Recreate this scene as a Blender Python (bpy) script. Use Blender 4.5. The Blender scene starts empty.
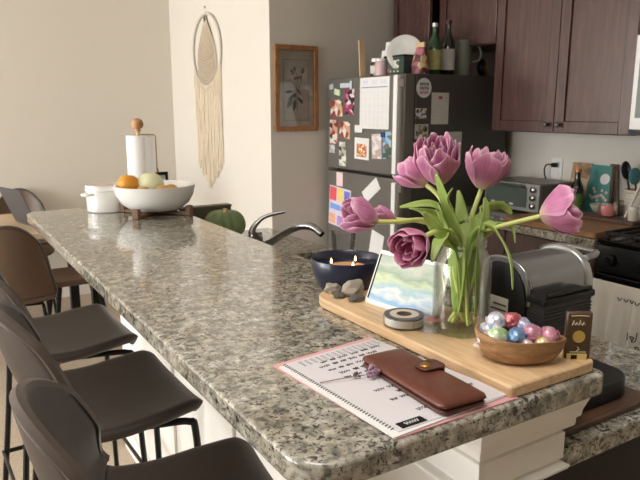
import bpy, bmesh, math, random
from mathutils import Vector, Matrix, Euler
sc = bpy.context.scene
COL = sc.collection
PI = math.pi
R = math.radians
V = Vector

# ------------------------------------------------------------------ helpers
class MB:
    """collects shapes into one mesh"""
    def __init__(s):
        s.v = []; s.f = []; s.mi = []; s.M = Matrix.Identity(4); s.m = 0
    def add(s, vs, fs):
        o = len(s.v)
        s.v += [tuple(s.M @ V(p)) for p in vs]
        s.f += [tuple(i + o for i in f) for f in fs]
        s.mi += [s.m] * len(fs)
        return s
    def box(s, x0, x1, y0, y1, z0, z1):
        vs = [(x0,y0,z0),(x1,y0,z0),(x1,y1,z0),(x0,y1,z0),(x0,y0,z1),(x1,y0,z1),(x1,y1,z1),(x0,y1,z1)]
        return s.add(vs, [(3,2,1,0),(4,5,6,7),(0,1,5,4),(1,2,6,5),(2,3,7,6),(3,0,4,7)])
    def prism(s, pts, z0, z1):
        n = len(pts)
        vs = [(p[0],p[1],z0) for p in pts] + [(p[0],p[1],z1) for p in pts]
        fs = [tuple(reversed(range(n))), tuple(range(n, 2*n))]
        fs += [(i, (i+1) % n, n + (i+1) % n, n + i) for i in range(n)]
        return s.add(vs, fs)
    def lathe(s, prof, n=32, sx=1, sy=1):
        vs = []; fs = []
        for r, z in prof:
            r = max(r, 1e-5)
            for k in range(n):
                a = 2*PI*k/n
                vs.append((r*math.cos(a)*sx, r*math.sin(a)*sy, z))
        for i in range(len(prof)-1):
            for k in range(n):
                k2 = (k+1) % n
                fs.append((i*n+k, i*n+k2, (i+1)*n+k2, (i+1)*n+k))
        return s.add(vs, fs)
    def tube(s, pts, r, n=8, closed=False, smooth=0):
        pts = [V(p) for p in pts]
        if smooth: 
            rr = r if isinstance(r, (list, tuple)) else None
            pts, r2 = spline(pts, smooth, closed, rr)
            if rr: r = r2
        m = len(pts)
        rs = r if isinstance(r, (list, tuple)) else [r]*m
        vs = []; fs = []
        up = None
        for i, p in enumerate(pts):
            a = pts[(i-1) % m] if (closed or i > 0) else p
            b = pts[(i+1) % m] if (closed or i < m-1) else p
            t = (b-a)
            if t.length < 1e-9: t = V((0,0,1))
            t.normalize()
            if up is None:
                up = V((0,0,1)) if abs(t.z) < .9 else V((1,0,0))
            u = up - t*up.dot(t)
            if u.length < 1e-6: u = V((1,0,0)) - t*t.x
            u.normalize(); up = u
            w = t.cross(u)
            for k in range(n):
                an = 2*PI*k/n
                vs.append(tuple(p + (u*math.cos(an) + w*math.sin(an))*rs[i]))
        for i in range(m if closed else m-1):
            j = (i+1) % m
            for k in range(n):
                k2 = (k+1) % n
                fs.append((i*n+k, i*n+k2, j*n+k2, j*n+k))
        if not closed:
            fs.append(tuple(reversed(range(n)))); fs.append(tuple((m-1)*n+k for k in range(n)))
        return s.add(vs, fs)
    def grid(s, nu, nv, fn, wrapv=False):
        vs = []; fs = []
        for i in range(nu):
            for j in range(nv):
                vs.append(tuple(fn(i/(nu-1), j/(nv if wrapv else nv-1))))
        for i in range(nu-1):
            for j in range(nv if wrapv else nv-1):
                j2 = (j+1) % nv
                fs.append((i*nv+j, i*nv+j2, (i+1)*nv+j2, (i+1)*nv+j))
        return s.add(vs, fs)
    def ball(s, c, rx, ry=None, rz=None, n=16, m=10):
        ry = ry or rx; rz = rz or rx
        def fn(u, v):
            a = -PI/2 + PI*u; b = 2*PI*v
            return (c[0]+rx*math.cos(a)*math.cos(b), c[1]+ry*math.cos(a)*math.sin(b), c[2]+rz*math.sin(a))
        return s.grid(m, n, fn, True)
    def build(s, name, mats, parent=None, loc=None, rot=None, bev=0, seg=2, smooth=True, solid=0, soff=0, sub=0, label=None):
        me = bpy.data.meshes.new(name)
        me.from_pydata(s.v, [], s.f)
        if not isinstance(mats, (list, tuple)): mats = [mats]
        for m in mats: me.materials.append(m)
        for p, i in zip(me.polygons, s.mi): p.material_index = i
        bm = bmesh.new(); bm.from_mesh(me)
        bmesh.ops.remove_doubles(bm, verts=bm.verts, dist=2e-5)
        bmesh.ops.recalc_face_normals(bm, faces=bm.faces)
        bm.to_mesh(me); bm.free()
        o = bpy.data.objects.new(name, me)
        COL.objects.link(o)
        if parent: o.parent = parent
        if loc: o.location = loc
        if rot: o.rotation_euler = rot
        if smooth:
            for p in me.polygons: p.use_smooth = True
            try: me.set_sharp_from_angle(angle=R(38))
            except Exception: pass
        if solid:
            md = o.modifiers.new('thickness', 'SOLIDIFY'); md.thickness = solid; md.offset = soff
        if bev:
            md = o.modifiers.new('bevel', 'BEVEL'); md.width = bev; md.segments = seg; md.limit_method = 'ANGLE'; md.angle_limit = R(40)
        if sub:
            md = o.modifiers.new('sub', 'SUBSURF'); md.levels = sub; md.render_levels = sub
        if label: o['label'] = label
        return o

def spline(pts, k, closed=False, rad=None):
    out = []; ro = []; m = len(pts)
    for i in range(m if closed else m-1):
        g = (lambda j: pts[j % m]) if closed else (lambda j: pts[min(max(j,0),m-1)])
        p0,p1,p2,p3 = g(i-1),g(i),g(i+1),g(i+2)
        for q in range(k):
            t = q/k
            out.append(0.5*((2*p1)+(p2-p0)*t+(2*p0-5*p1+4*p2-p3)*t*t+(3*p1-p0-3*p2+p3)*t**3))
            if rad: ro.append(rad[i]*(1-t)+rad[(i+1) % m]*t)
    if not closed:
        out.append(pts[-1].copy())
        if rad: ro.append(rad[-1])
    return out, ro

def empty(name, loc=(0,0,0), rz=0):
    o = bpy.data.objects.new(name, None); COL.objects.link(o)
    o.location = loc; o.rotation_euler = (0,0,rz); o.empty_display_size = .05
    return o
def tag(o, label, cat, group=None, kind=None):
    o['label'] = label; o['category'] = cat
    if group: o['group'] = group
    if kind: o['kind'] = kind
    return o
def thing(name, label, cat, loc=(0,0,0), rz=0, group=None):
    return tag(empty(name, loc, rz), label, cat, group)
def struct(o):
    o['kind'] = 'structure'; return o
def kids(o):
    return [c for c in COL.objects if c.parent == o]
def copy_tree(o, parent=None):
    c = o.copy(); COL.objects.link(c)
    if parent: c.parent = parent
    for ch in kids(o): copy_tree(ch, c)
    return c
def rot2(pts, a, c=(0,0)):
    return [(c[0]+p[0]*math.cos(a)-p[1]*math.sin(a), c[1]+p[0]*math.sin(a)+p[1]*math.cos(a)) for p in pts]
def rrect(x0, x1, y0, y1, r, n=6):
    """rounded rectangle, r = radius or 4 radii for (x0y0, x1y0, x1y1, x0y1)"""
    rs = r if isinstance(r, (list, tuple)) else [r]*4
    out = []
    for (cx, cy, a0), q in zip(((x0,y0,PI),(x1,y0,1.5*PI),(x1,y1,0),(x0,y1,.5*PI)), rs):
        sx = 1 if cx == x0 else -1; sy = 1 if cy == y0 else -1
        for k in range(n+1):
            a = a0 + PI/2*k/n
            out.append((cx+sx*q+q*math.cos(a), cy+sy*q+q*math.sin(a)))
    return out

# ------------------------------------------------------------------ materials
def srgb(r, g, b):
    f = lambda c: (c/255/12.92) if c/255 <= .04045 else ((c/255+.055)/1.055)**2.4
    return (f(r), f(g), f(b), 1)
def base_mat(name):
    m = bpy.data.materials.new(name); m.use_nodes = True
    nt = m.node_tree; b = nt.nodes['Principled BSDF']
    return m, nt, b
def pm(name, col, rough=.5, metal=0, var=.12, scale=30, bump=0, trans=0, ior=1.45, stretch=(1,1,1), coat=0, sheen=0, sss=0, spec=.5, alpha=1):
    """procedural material: colour softly mottled by noise, optional fine bump"""
    m, nt, b = base_mat(name)
    tc = nt.nodes.new('ShaderNodeTexCoord'); mp = nt.nodes.new('ShaderNodeMapping')
    mp.inputs['Scale'].default_value = stretch
    nz = nt.nodes.new('ShaderNodeTexNoise'); nz.inputs['Scale'].default_value = scale; nz.inputs['Detail'].default_value = 4
    nt.links.new(tc.outputs['Object'], mp.inputs[0]); nt.links.new(mp.outputs[0], nz.inputs['Vector'])
    mx = nt.nodes.new('ShaderNodeMix'); mx.data_type = 'RGBA'
    c = col
    mx.inputs['A'].default_value = (c[0]*(1-var), c[1]*(1-var), c[2]*(1-var), 1)
    mx.inputs['B'].default_value = (min(1,c[0]*(1+var)), min(1,c[1]*(1+var)), min(1,c[2]*(1+var)), 1)
    nt.links.new(nz.outputs['Fac'], mx.inputs['Factor']); nt.links.new(mx.outputs['Result'], b.inputs['Base Color'])
    b.inputs['Roughness'].default_value = rough; b.inputs['Metallic'].default_value = metal
    b.inputs['Transmission Weight'].default_value = trans; b.inputs['IOR'].default_value = ior
    b.inputs['Coat Weight'].default_value = coat; b.inputs['Sheen Weight'].default_value = sheen
    b.inputs['Specular IOR Level'].default_value = spec; b.inputs['Alpha'].default_value = alpha
    if sss:
        b.inputs['Subsurface Weight'].default_value = sss; b.inputs['Subsurface Radius'].default_value = (.02,.01,.008); b.inputs['Subsurface Scale'].default_value = .3
    if bump:
        bp = nt.nodes.new('ShaderNodeBump'); bp.inputs['Strength'].default_value = bump; bp.inputs['Distance'].default_value = .002
        nt.links.new(nz.outputs['Fac'], bp.inputs['Height']); nt.links.new(bp.outputs[0], b.inputs['Normal'])
    return m
def ramp_mat(name, stops, scale, detail=5, rough=.5, stretch=(1,1,1), bump=0, kind='noise', interp='LINEAR', distort=0, coat=0, roughness=.55, metal=0, spec=.5):
    m, nt, b = base_mat(name)
    tc = nt.nodes.new('ShaderNodeTexCoord'); mp = nt.nodes.new('ShaderNodeMapping'); mp.inputs['Scale'].default_value = stretch
    nt.links.new(tc.outputs['Object'], mp.inputs[0])
    if kind == 'noise':
        t = nt.nodes.new('ShaderNodeTexNoise'); t.inputs['Scale'].default_value = scale; t.inputs['Detail'].default_value = detail
        t.inputs['Roughness'].default_value = roughness; t.inputs['Distortion'].default_value = distort; out = t.outputs['Fac']
    elif kind == 'voronoi':
        t = nt.nodes.new('ShaderNodeTexVoronoi'); t.inputs['Scale'].default_value = scale
        sp = nt.nodes.new('ShaderNodeSeparateColor'); nt.links.new(t.outputs['Color'], sp.inputs[0]); out = sp.outputs[0]
    else:
        t = nt.nodes.new('ShaderNodeTexWave'); t.inputs['Scale'].default_value = scale; t.inputs['Distortion'].default_value = distort
        t.inputs['Detail'].default_value = detail; out = t.outputs['Fac']
    nt.links.new(mp.outputs[0], t.inputs['Vector'])
    rp = nt.nodes.new('ShaderNodeValToRGB'); rp.color_ramp.interpolation = interp
    els = rp.color_ramp.elements
    while len(els) < len(stops): els.new(.5)
    for e, (p, c) in zip(els, stops): e.position = p; e.color = c
    nt.links.new(out, rp.inputs[0]); nt.links.new(rp.outputs[0], b.inputs['Base Color'])
    b.inputs['Roughness'].default_value = rough; b.inputs['Coat Weight'].default_value = coat; b.inputs['Metallic'].default_value = metal
    b.inputs['Specular IOR Level'].default_value = spec
    if bump:
        bp = nt.nodes.new('ShaderNodeBump'); bp.inputs['Strength'].default_value = bump; bp.inputs['Distance'].default_value = .003
        nt.links.new(out, bp.inputs['Height']); nt.links.new(bp.outputs[0], b.inputs['Normal'])
    return m
def granite():
    m, nt, b = base_mat('granite')
    L = nt.links.new
    tc = nt.nodes.new('ShaderNodeTexCoord')
    def noise(scale, det, ro, dist=0):
        n = nt.nodes.new('ShaderNodeTexNoise'); n.inputs['Scale'].default_value = scale; n.inputs['Detail'].default_value = det
        n.inputs['Roughness'].default_value = ro; n.inputs['Distortion'].default_value = dist
        L(tc.outputs['Object'], n.inputs['Vector']); return n.outputs['Fac']
    def ramp(src, stops):
        r = nt.nodes.new('ShaderNodeValToRGB'); e = r.color_ramp.elements
        while len(e) < len(stops): e.new(.5)
        for q, (p, c) in zip(e, stops): q.position = p; q.color = c
        L(src, r.inputs[0]); return r.outputs[0]
    def mix(f, a, bb, mode='MIX'):
        x = nt.nodes.new('ShaderNodeMix'); x.data_type = 'RGBA'; x.blend_type = mode
        if isinstance(f, float): x.inputs['Factor'].default_value = f
        else: L(f, x.inputs['Factor'])
        for k, s in (('A', a), ('B', bb)):
            if isinstance(s, tuple): x.inputs[k].default_value = s
            else: L(s, x.inputs[k])
        return x.outputs['Result']
    body = ramp(noise(52, 4, .6, .4), [(.34, srgb(104,101,91)), (.47, srgb(150,146,133)), (.60, srgb(178,173,160)), (.74, srgb(218,215,206))])
    warm = ramp(noise(13, 3, .5), [(.42, srgb(255,255,255)), (.68, srgb(232,222,206))])
    body = mix(.8, body, warm, 'MULTIPLY')
    dark = ramp(noise(96, 4, .68, .5), [(.40, (1,1,1,1)), (.475, (0,0,0,1))])
    clus = ramp(noise(22, 2, .5), [(.40, (1,1,1,1)), (.66, (.30,.30,.30,1))])
    f = nt.nodes.new('ShaderNodeMath'); f.operation = 'MULTIPLY'
    L(dark, f.inputs[0]); L(clus, f.inputs[1])
    body = mix(f.outputs[0], body, srgb(46,45,42))
    sp = ramp(noise(180, 2, .5), [(.34, (1,1,1,1)), (.41, (0,0,0,1))])
    body = mix(sp, body, srgb(58,56,52))
    L(body, b.inputs['Base Color'])
    b.inputs['Roughness'].default_value = .11
    b.inputs['Specular IOR Level'].default_value = .6
    b.inputs['Coat Weight'].default_value = .35; b.inputs['Coat Roughness'].default_value = .04
    return m
def glass_thin(name, tint=(1,1,1,1), refl=.9):
    """clear thin glass: transparent, with fresnel reflections"""
    m = bpy.data.materials.new(name); m.use_nodes = True; nt = m.node_tree; nt.nodes.clear()
    o = nt.nodes.new('ShaderNodeOutputMaterial'); mx = nt.nodes.new('ShaderNodeMixShader')
    t = nt.nodes.new('ShaderNodeBsdfTransparent'); t.inputs[0].default_value = tint
    g = nt.nodes.new('ShaderNodeBsdfGlossy'); g.inputs['Roughness'].default_value = .03
    fr = nt.nodes.new('ShaderNodeLayerWeight'); fr.inputs['Blend'].default_value = .35
    tc = nt.nodes.new('ShaderNodeTexCoord'); nz = nt.nodes.new('ShaderNodeTexNoise'); nz.inputs['Scale'].default_value = 22
    bp = nt.nodes.new('ShaderNodeBump'); bp.inputs['Strength'].default_value = .15; bp.inputs['Distance'].default_value = .004
    mu = nt.nodes.new('ShaderNodeMath'); mu.operation = 'MULTIPLY'; mu.inputs[1].default_value = refl
    nt.links.new(tc.outputs['Object'], nz.inputs['Vector']); nt.links.new(nz.outputs['Fac'], bp.inputs['Height']); nt.links.new(bp.outputs[0], g.inputs['Normal'])
    nt.links.new(fr.outputs['Fresnel'], mu.inputs[0]); nt.links.new(mu.outputs[0], mx.inputs[0])
    nt.links.new(t.outputs[0], mx.inputs[1]); nt.links.new(g.outputs[0], mx.inputs[2]); nt.links.new(mx.outputs[0], o.inputs[0])
    return m
def emit(name, col, s):
    m, nt, b = base_mat(name)
    b.inputs['Emission Color'].default_value = col; b.inputs['Emission Strength'].default_value = s; b.inputs['Base Color'].default_value = col
    return m
def print_mat(name, cols, scale=60, seed=0):
    """a small photo print: blotches of a few colours"""
    n = len(cols)
    return ramp_mat(name, [((i+.0)/n if i else 0.0, c) for i, c in enumerate(cols)], scale, kind='voronoi', interp='CONSTANT', rough=.35, stretch=(1+seed*.07, 1, 1.1+seed*.05))

WALL = pm('wall_paint', srgb(218,212,201), .85, var=.015, scale=6)
WALLD = pm('low_bounce_wall_paint', srgb(128,118,106), .85, var=.02, scale=6)  # for unseen walls, darkened to cut the light they bounce back
CEIL = pm('ceiling_paint', srgb(235,232,224), .9, var=.01)
TRIM = pm('white_trim_paint', srgb(236,232,224), .45, var=.015)
CARPET = ramp_mat('carpet', [(.3, srgb(150,132,112)), (.5, srgb(188,172,152)), (.7, srgb(214,202,184))], 160, rough=.95, bump=.5)
GRAN = granite()
LEATHER = pm('brown_leather', srgb(60,50,44), .46, var=.16, scale=55, bump=.18)
LEATHERB = pm('tan_brown_leather', srgb(96,76,60), .45, var=.16, scale=40, bump=.15)
PIPING = pm('leather_piping', srgb(72,61,54), .38, var=.1, scale=200)
BLACKM = pm('black_metal', srgb(24,24,25), .38, .4, var=.1)
WENGE = ramp_mat('dark_cabinet_wood', [(.25, srgb(60,38,36)), (.55, srgb(76,50,46)), (.8, srgb(92,62,57))], 7, rough=.24, stretch=(1,6,.7), bump=.05, distort=.6, spec=.8)
WENGEIN = pm('cabinet_shadow_gap', srgb(20,14,13), .8)
STEELD = pm('dark_stainless', srgb(112,108,102), .36, .25, var=.05, scale=14, stretch=(1,1,20))
FRIDGESIDE = pm('fridge_side_grey', srgb(74,71,66), .5, var=.08, scale=90, bump=.1)
CHROME = pm('chrome', srgb(160,160,160), .18, 1, var=.02)
STEEL = pm('brushed_steel', srgb(170,170,168), .28, 1, var=.05, stretch=(1,1,12))
SILVER = pm('silver_plastic', srgb(150,151,152), .24, .75, var=.04)
WHITEGLOSS = pm('white_glaze', srgb(238,236,230), .14, var=.015, coat=.4)
WHITEP = pm('white_plastic', srgb(232,231,226), .35, var=.015)
PAPER = pm('paper', srgb(226,224,221), .8, var=.02)
PAPERT = pm('paper_towel', srgb(246,245,242), .95, var=.02, scale=120, bump=.25)
PINKP = pm('pink_paper', srgb(214,160,160), .8, var=.04)
BLACKP = pm('black_plastic', srgb(14,14,15), .36, var=.15, spec=.35)
BLACKMAT = pm('matt_black', srgb(14,14,14), .5, var=.15)
INK = pm('ink', srgb(52,50,54), .7)
BOARDW = ramp_mat('light_maple', [(.3, srgb(196,160,118)), (.5, srgb(216,182,140)), (.72, srgb(228,198,158))], 9, rough=.42, stretch=(9,1,9), distort=.8, bump=.04)
ACACIA = ramp_mat('acacia_wood', [(.3, srgb(118,84,54)), (.5, srgb(152,114,76)), (.72, srgb(180,142,100))], 22, rough=.45, stretch=(1,1,4), distort=1.2)
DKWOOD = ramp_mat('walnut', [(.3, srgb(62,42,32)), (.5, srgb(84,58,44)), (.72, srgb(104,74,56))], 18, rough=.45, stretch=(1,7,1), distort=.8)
MIDWOOD = ramp_mat('chopping_board_wood', [(.3, srgb(112,78,50)), (.5, srgb(146,106,70)), (.72, srgb(168,126,86))], 14, rough=.45, stretch=(8,1,8), distort=.6)
FRAMEW = ramp_mat('oak_frame', [(.3, srgb(126,84,48)), (.5, srgb(152,106,64)), (.72, srgb(170,124,80))], 20, rough=.45, stretch=(3,3,1), distort=.6)
PALEW = pm('pale_wood', srgb(222,190,150), .55, var=.08, stretch=(1,1,.2))
WALLET = pm('wallet_leather', srgb(96,52,40), .36, var=.3, scale=70, bump=.25)
WALLETD = pm('wallet_dark_leather', srgb(84,46,36), .4, var=.2, scale=80, bump=.2)
BRASS = pm('brass', srgb(176,132,70), .3, .9)
GOLD = pm('gold_print', srgb(208,178,98), .4, .4)
COTTON = pm('cotton_cord', srgb(226,212,188), .95, var=.12, scale=90)
COTTOND = pm('woven_cord', srgb(206,192,170), .95, var=.16, scale=70)
HOOPW = pm('pale_hoop', srgb(206,200,188), .6)
NAVY = pm('navy_glaze', srgb(29,34,54), .34, var=.15, coat=.3)
WAX = pm('candle_wax', srgb(206,152,110), .45, sss=.3)
FLAME = emit('flame', (1,.62,.22,1), 14)
STONE = pm('grey_stone', srgb(156,146,132), .85, var=.25, scale=45, bump=.5)
STONED = pm('dark_stone', srgb(92,88,78), .8, var=.3, scale=45, bump=.5)
GLASS = glass_thin('clear_glass', (.98,.99,.985,1), .5)
GREENG = pm('green_bottle_glass', srgb(34,72,40), .08, var=.1, coat=.6)
DARKG = pm('dark_bottle_glass', srgb(20,22,16), .08, var=.1, coat=.6)
STEM = pm('tulip_stem', srgb(200,208,128), .5, var=.12, scale=40, sss=.15)
LEAF = pm('tulip_leaf', srgb(152,174,92), .45, var=.22, scale=26, stretch=(1,1,.5))
ORANGE = pm('orange_peel', srgb(222,152,50), .5, var=.1, scale=120, bump=.3)
MELON = pm('pale_melon', srgb(226,226,186), .5, var=.06, scale=14)
POTATO = pm('yellow_potato', srgb(206,160,84), .6, var=.12, scale=30)
KABO = pm('kabocha_skin', srgb(116,132,88), .6, var=.35, scale=22, bump=.2)
TEAL = pm('teal_print', srgb(64,132,126), .5, var=.2, scale=14)
CREAM = pm('cream_ceramic', srgb(206,198,182), .45, var=.06, scale=60)
CLOTH = pm('tea_towel_linen', srgb(214,209,200), .95, var=.05, scale=150, bump=.2)
SAGE = pm('sage_ceramic', srgb(120,124,110), .4, var=.06)
def petal_mat(name, a, b_, c):
    m, nt, b = base_mat(name)
    L = nt.links.new
    uv = nt.nodes.new('ShaderNodeAttribute'); uv.attribute_name = 'petal'
    sp = nt.nodes.new('ShaderNodeSeparateXYZ'); L(uv.outputs['Vector'], sp.inputs[0])
    tc = nt.nodes.new('ShaderNodeTexCoord')
    mp = nt.nodes.new('ShaderNodeMapping'); mp.inputs['Scale'].default_value = (1.2, 9, 1); L(uv.outputs['Vector'], mp.inputs[0])
    nz = nt.nodes.new('ShaderNodeTexNoise'); nz.inputs['Scale'].default_value = 1.6; nz.inputs['Detail'].default_value = 4
    L(mp.outputs[0], nz.inputs['Vector'])
    rp = nt.nodes.new('ShaderNodeValToRGB'); e = rp.color_ramp.elements
    e[0].position = .0; e[0].color = a; e[1].position = .3; e[1].color = b_
    q = e.new(.8); q.color = b_; q = e.new(1.0); q.color = c
    L(sp.outputs[0], rp.inputs[0])
    mx = nt.nodes.new('ShaderNodeMix'); mx.data_type = 'RGBA'; mx.blend_type = 'MULTIPLY'; mx.inputs['Factor'].default_value = .5
    r2 = nt.nodes.new('ShaderNodeValToRGB'); r2.color_ramp.elements[0].position = .36; r2.color_ramp.elements[0].color = (.70,.52,.64,1); r2.color_ramp.elements[1].position = .6; r2.color_ramp.elements[1].color = (1,1,1,1)
    ed = nt.nodes.new('ShaderNodeMath'); ed.operation = 'SUBTRACT'; ed.inputs[1].default_value = .5; L(sp.outputs[1], ed.inputs[0])
    ab = nt.nodes.new('ShaderNodeMath'); ab.operation = 'ABSOLUTE'; L(ed.outputs[0], ab.inputs[0])
    rr = nt.nodes.new('ShaderNodeMapRange'); rr.inputs[1].default_value = .36; rr.inputs[2].default_value = .5; rr.inputs[4].default_value = .75; L(ab.outputs[0], rr.inputs[0])
    em = nt.nodes.new('ShaderNodeMix'); em.data_type = 'RGBA'; em.inputs['B'].default_value = c; L(rr.outputs[0], em.inputs['Factor']); L(rp.outputs[0], em.inputs['A'])
    L(nz.outputs['Fac'], r2.inputs[0]); L(em.outputs['Result'], mx.inputs['A']); L(r2.outputs[0], mx.inputs['B'])
    L(mx.outputs['Result'], b.inputs['Base Color'])
    b.inputs['Roughness'].default_value = .5; b.inputs['Sheen Weight'].default_value = .1
    tr = nt.nodes.new('ShaderNodeBsdfTranslucent'); L(mx.outputs['Result'], tr.inputs[0])
    ms = nt.nodes.new('ShaderNodeMixShader'); ms.inputs[0].default_value = .28
    out = nt.nodes['Material Output']; L(b.outputs[0], ms.inputs[1]); L(tr.outputs[0], ms.inputs[2]); L(ms.outputs[0], out.inputs[0])
    return m
PETAL = petal_mat('pink_petal', srgb(232,214,184), srgb(214,138,178), srgb(242,200,218))
PETALD = petal_mat('deep_pink_petal', srgb(220,180,170), srgb(216,136,172), srgb(240,192,212))

# ------------------------------------------------------------------ camera
CZ = 1.46
f_px = 640.0; hor = 110.0; vpx = -85.0
pitch = math.atan((240-hor)/f_px)
yaw = math.atan((320-vpx)*math.cos(pitch)/f_px)       # to the right of +Y
cam_d = bpy.data.cameras.new('camera'); cam_d.sensor_width = 36; cam_d.lens = 36*f_px/640
cam_d.clip_start = .02
cam = bpy.data.objects.new('camera', cam_d); COL.objects.link(cam)
cam.location = (0,0,CZ); cam.rotation_euler = (PI/2 - pitch, 0, -yaw)
sc.camera = cam
cam_d.dof.use_dof = True; cam_d.dof.focus_distance = 1.15; cam_d.dof.aperture_fstop = 18.0

# ------------------------------------------------------------------ room
XL, XR = -4.6, 3.05
YN, YF = -2.2, 5.24          # behind camera / dining wall
XN, YA = 1.82, 3.50          # nook wall plane, alcove wall plane
H = 2.6
BAR, BT, LC = 1.07, 1.089, .915
struct(MB().box(XL-.2, XR+.2, YN-.2, YF+.2, -.1, 0).build('floor', CARPET, smooth=False))
struct(MB().box(XL-.2, XR+.2, YN-.2, YF+.2, H, H+.1).build('ceiling', CEIL, smooth=False))
struct(MB().box(XL-.2, XN+.1, YF, YF+.15, 0, H).build('wall_far', WALL, smooth=False))
struct(MB().box(XN, XN+.12, YA, YF, 0, H).build('wall_nook', WALL, smooth=False))
struct(MB().box(XN+.12, XR, YA, YA+.12, 0, H).build('wall_alcove', WALL, smooth=False))
struct(MB().box(XR, XR+.12, YN-.2, YA, 0, H).build('wall_right', WALL, smooth=False))
struct(MB().box(XL-.2, XR+.2, YN-.15, YN, 0, H).build('wall_near', WALLD, smooth=False))
WY0, WY1, WZ0, WZ1 = 2.7, 4.9, .12, 2.3
w = MB()
VY0, VY1, VZ0, VZ1 = .9, 2.4, .12, 2.3
w.box(XL-.12, XL, YN, VY0, 0, H); w.box(XL-.12, XL, VY1, WY0, 0, H); w.box(XL-.12, XL, VY0, VY1, 0, VZ0); w.box(XL-.12, XL, VY0, VY1, VZ1, H); w.box(XL-.12, XL, WY1, YF, 0, H); w.box(XL-.12, XL, WY0, WY1, 0, WZ0); w.box(XL-.12, XL, WY0, WY1, WZ1, H)
struct(w.build('wall_left', WALLD, smooth=False))
w = MB()
for y in (WY0, (WY0+WY1)/2-.03, WY1-.06): w.box(XL-.09, XL-.03, y, y+.06, WZ0, WZ1)
w.box(XL-.09, XL-.03, WY0, WY1, WZ0, WZ0+.06); w.box(XL-.09, XL-.03, WY0, WY1, WZ1-.06, WZ1)
struct(w.build('window_1', TRIM, smooth=False, bev=.005))
struct(MB().box(XL, XN, YF-.016, YF, 0, .11).build('baseboard_far', TRIM, bev=.004))
struct(MB().box(XN-.016, XN, YA, YF-.016, 0, .11).build('baseboard_nook', TRIM, bev=.004))

w = MB()
for y in (VY0, (VY0+VY1)/2-.03, VY1-.06): w.box(XL-.09, XL-.03, y, y+.06, VZ0, VZ1)
w.box(XL-.09, XL-.03, VY0, VY1, VZ0, VZ0+.06); w.box(XL-.09, XL-.03, VY0, VY1, VZ1-.06, VZ1)
struct(w.build('window_2', TRIM, smooth=False, bev=.005))

# ------------------------------------------------------------------ breakfast bar
o = MB().prism(rrect(.322, .852, .545, 2.70, [.055,.014,.03,.05], 8), BAR-.035, BAR).build('bar_countertop', GRAN, bev=.005, seg=3)
tag(o, 'polished speckled granite breakfast bar top running away from the tulips', 'countertop')
br = thing("breakfast_bar", 'white panelled half wall carrying the granite breakfast bar', 'half wall', (0,0,0))
MB().box(.650, .77, .64, 2.66, 0, BAR-.036).build('panel', TRIM, br, smooth=False, bev=.002)
for y in (1.02, 1.52, 2.02):
    MB().box(.640, .651, y-.035, y+.035, .1, BAR-.06).build('batten', TRIM, br, bev=.003)
MB().box(.636, .65, .66, 2.66, 0, .10).build('skirting_board', TRIM, br, bev=.003)
MB().box(.636, .785, .592, .66, 0, BAR-.036).build('end_post', TRIM, br, bev=.003)
cr = MB()
prof = [(.0,.904),(.012,.906),(.024,.911),(.026,.917),(.012,.922),(.012,.926),(.018,.929),(.018,.972),(.008,.976),(.008,.981),(.027,.985),(.028,.990),(.028,.998),(.033,1.003),(.034,1.012),(.041,1.0335),(.0,1.0335)]
# mitred moulding swept round three sides of the end post
xa, xb, ya, yb = .636, .785, .592, .72
ring = []
for o_, z in prof:
    ring.append([(xa-o_, yb, z), (xa-o_, ya-o_, z), (xb+o_, ya-o_, z), (xb+o_, ya+.002, z)])
vs = [p for r_ in ring for p in r_]; fs = []
for i in range(len(prof)-1):
    for k in range(3): fs.append((i*4+k, i*4+k+1, (i+1)*4+k+1, (i+1)*4+k))
cr.add(vs, fs); cr.build('crown_moulding', TRIM, br, smooth=False, bev=.0015)

# lower kitchen counter with sink hole
lc = MB()
x0, x1, y0, y1 = .787, 1.36, .602, 2.66; hx0, hx1, hy0, hy1 = .90, 1.265, 1.45, 2.11
z0, z1 = LC-.038, LC
O = [(x0,y0),(x1,y0),(x1,y1),(x0,y1)]; I = [(hx0,hy0),(hx1,hy0),(hx1,hy1),(hx0,hy1)]
vs = [(p[0],p[1],z) for z in (z0,z1) for p in O+I]
fs = []
for k in range(4):
    k2 = (k+1) % 4
    fs += [(8+k, 8+k2, 12+k2, 12+k), (k2, k, 4+k, 4+k2), (k, k2, 8+k2, 8+k), (4+k2, 4+k, 12+k, 12+k2)]
lc.add(vs, fs)
o = lc.build('sink_countertop', GRAN, bev=.004); tag(o, 'lower granite counter with the sink behind the raised bar', 'countertop')
sk = MB(); sk.prism(rrect(hx0-.01, hx1+.01, hy0-.01, hy1+.01, .03), LC-.22, LC-.0385)
bmk = MB()
pr = rrect(hx0+.0, hx1-.0, hy0, hy1, .03); n = len(pr)
vs = [(p[0],p[1],LC-.039) for p in pr] + [(p[0],p[1],LC-.21) for p in pr]
fs = [(i,(i+1)%n,n+(i+1)%n,n+i) for i in range(n)] + [tuple(range(n,2*n))]
bmk.add(vs, fs); o = bmk.build('sink_basin', BLACKMAT, smooth=True, solid=.003, soff=1); tag(o, 'dark undermount sink set in the lower granite counter', 'sink')
bc = thing('base_cabinet', 'near-black base cabinet under the end of the lower granite counter', 'cabinet')
cm = MB()
cm.box(.790, .80, .645, 2.63, 0, LC-.039); cm.box(1.31, 1.33, .645, 2.63, .0, LC-.039); cm.box(.80, 1.31, .645, .665, 0, LC-.039); cm.box(.80, 1.31, 2.61, 2.63, 0, LC-.039)
cm.build('body', BLACKP, bc, bev=.002)

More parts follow.
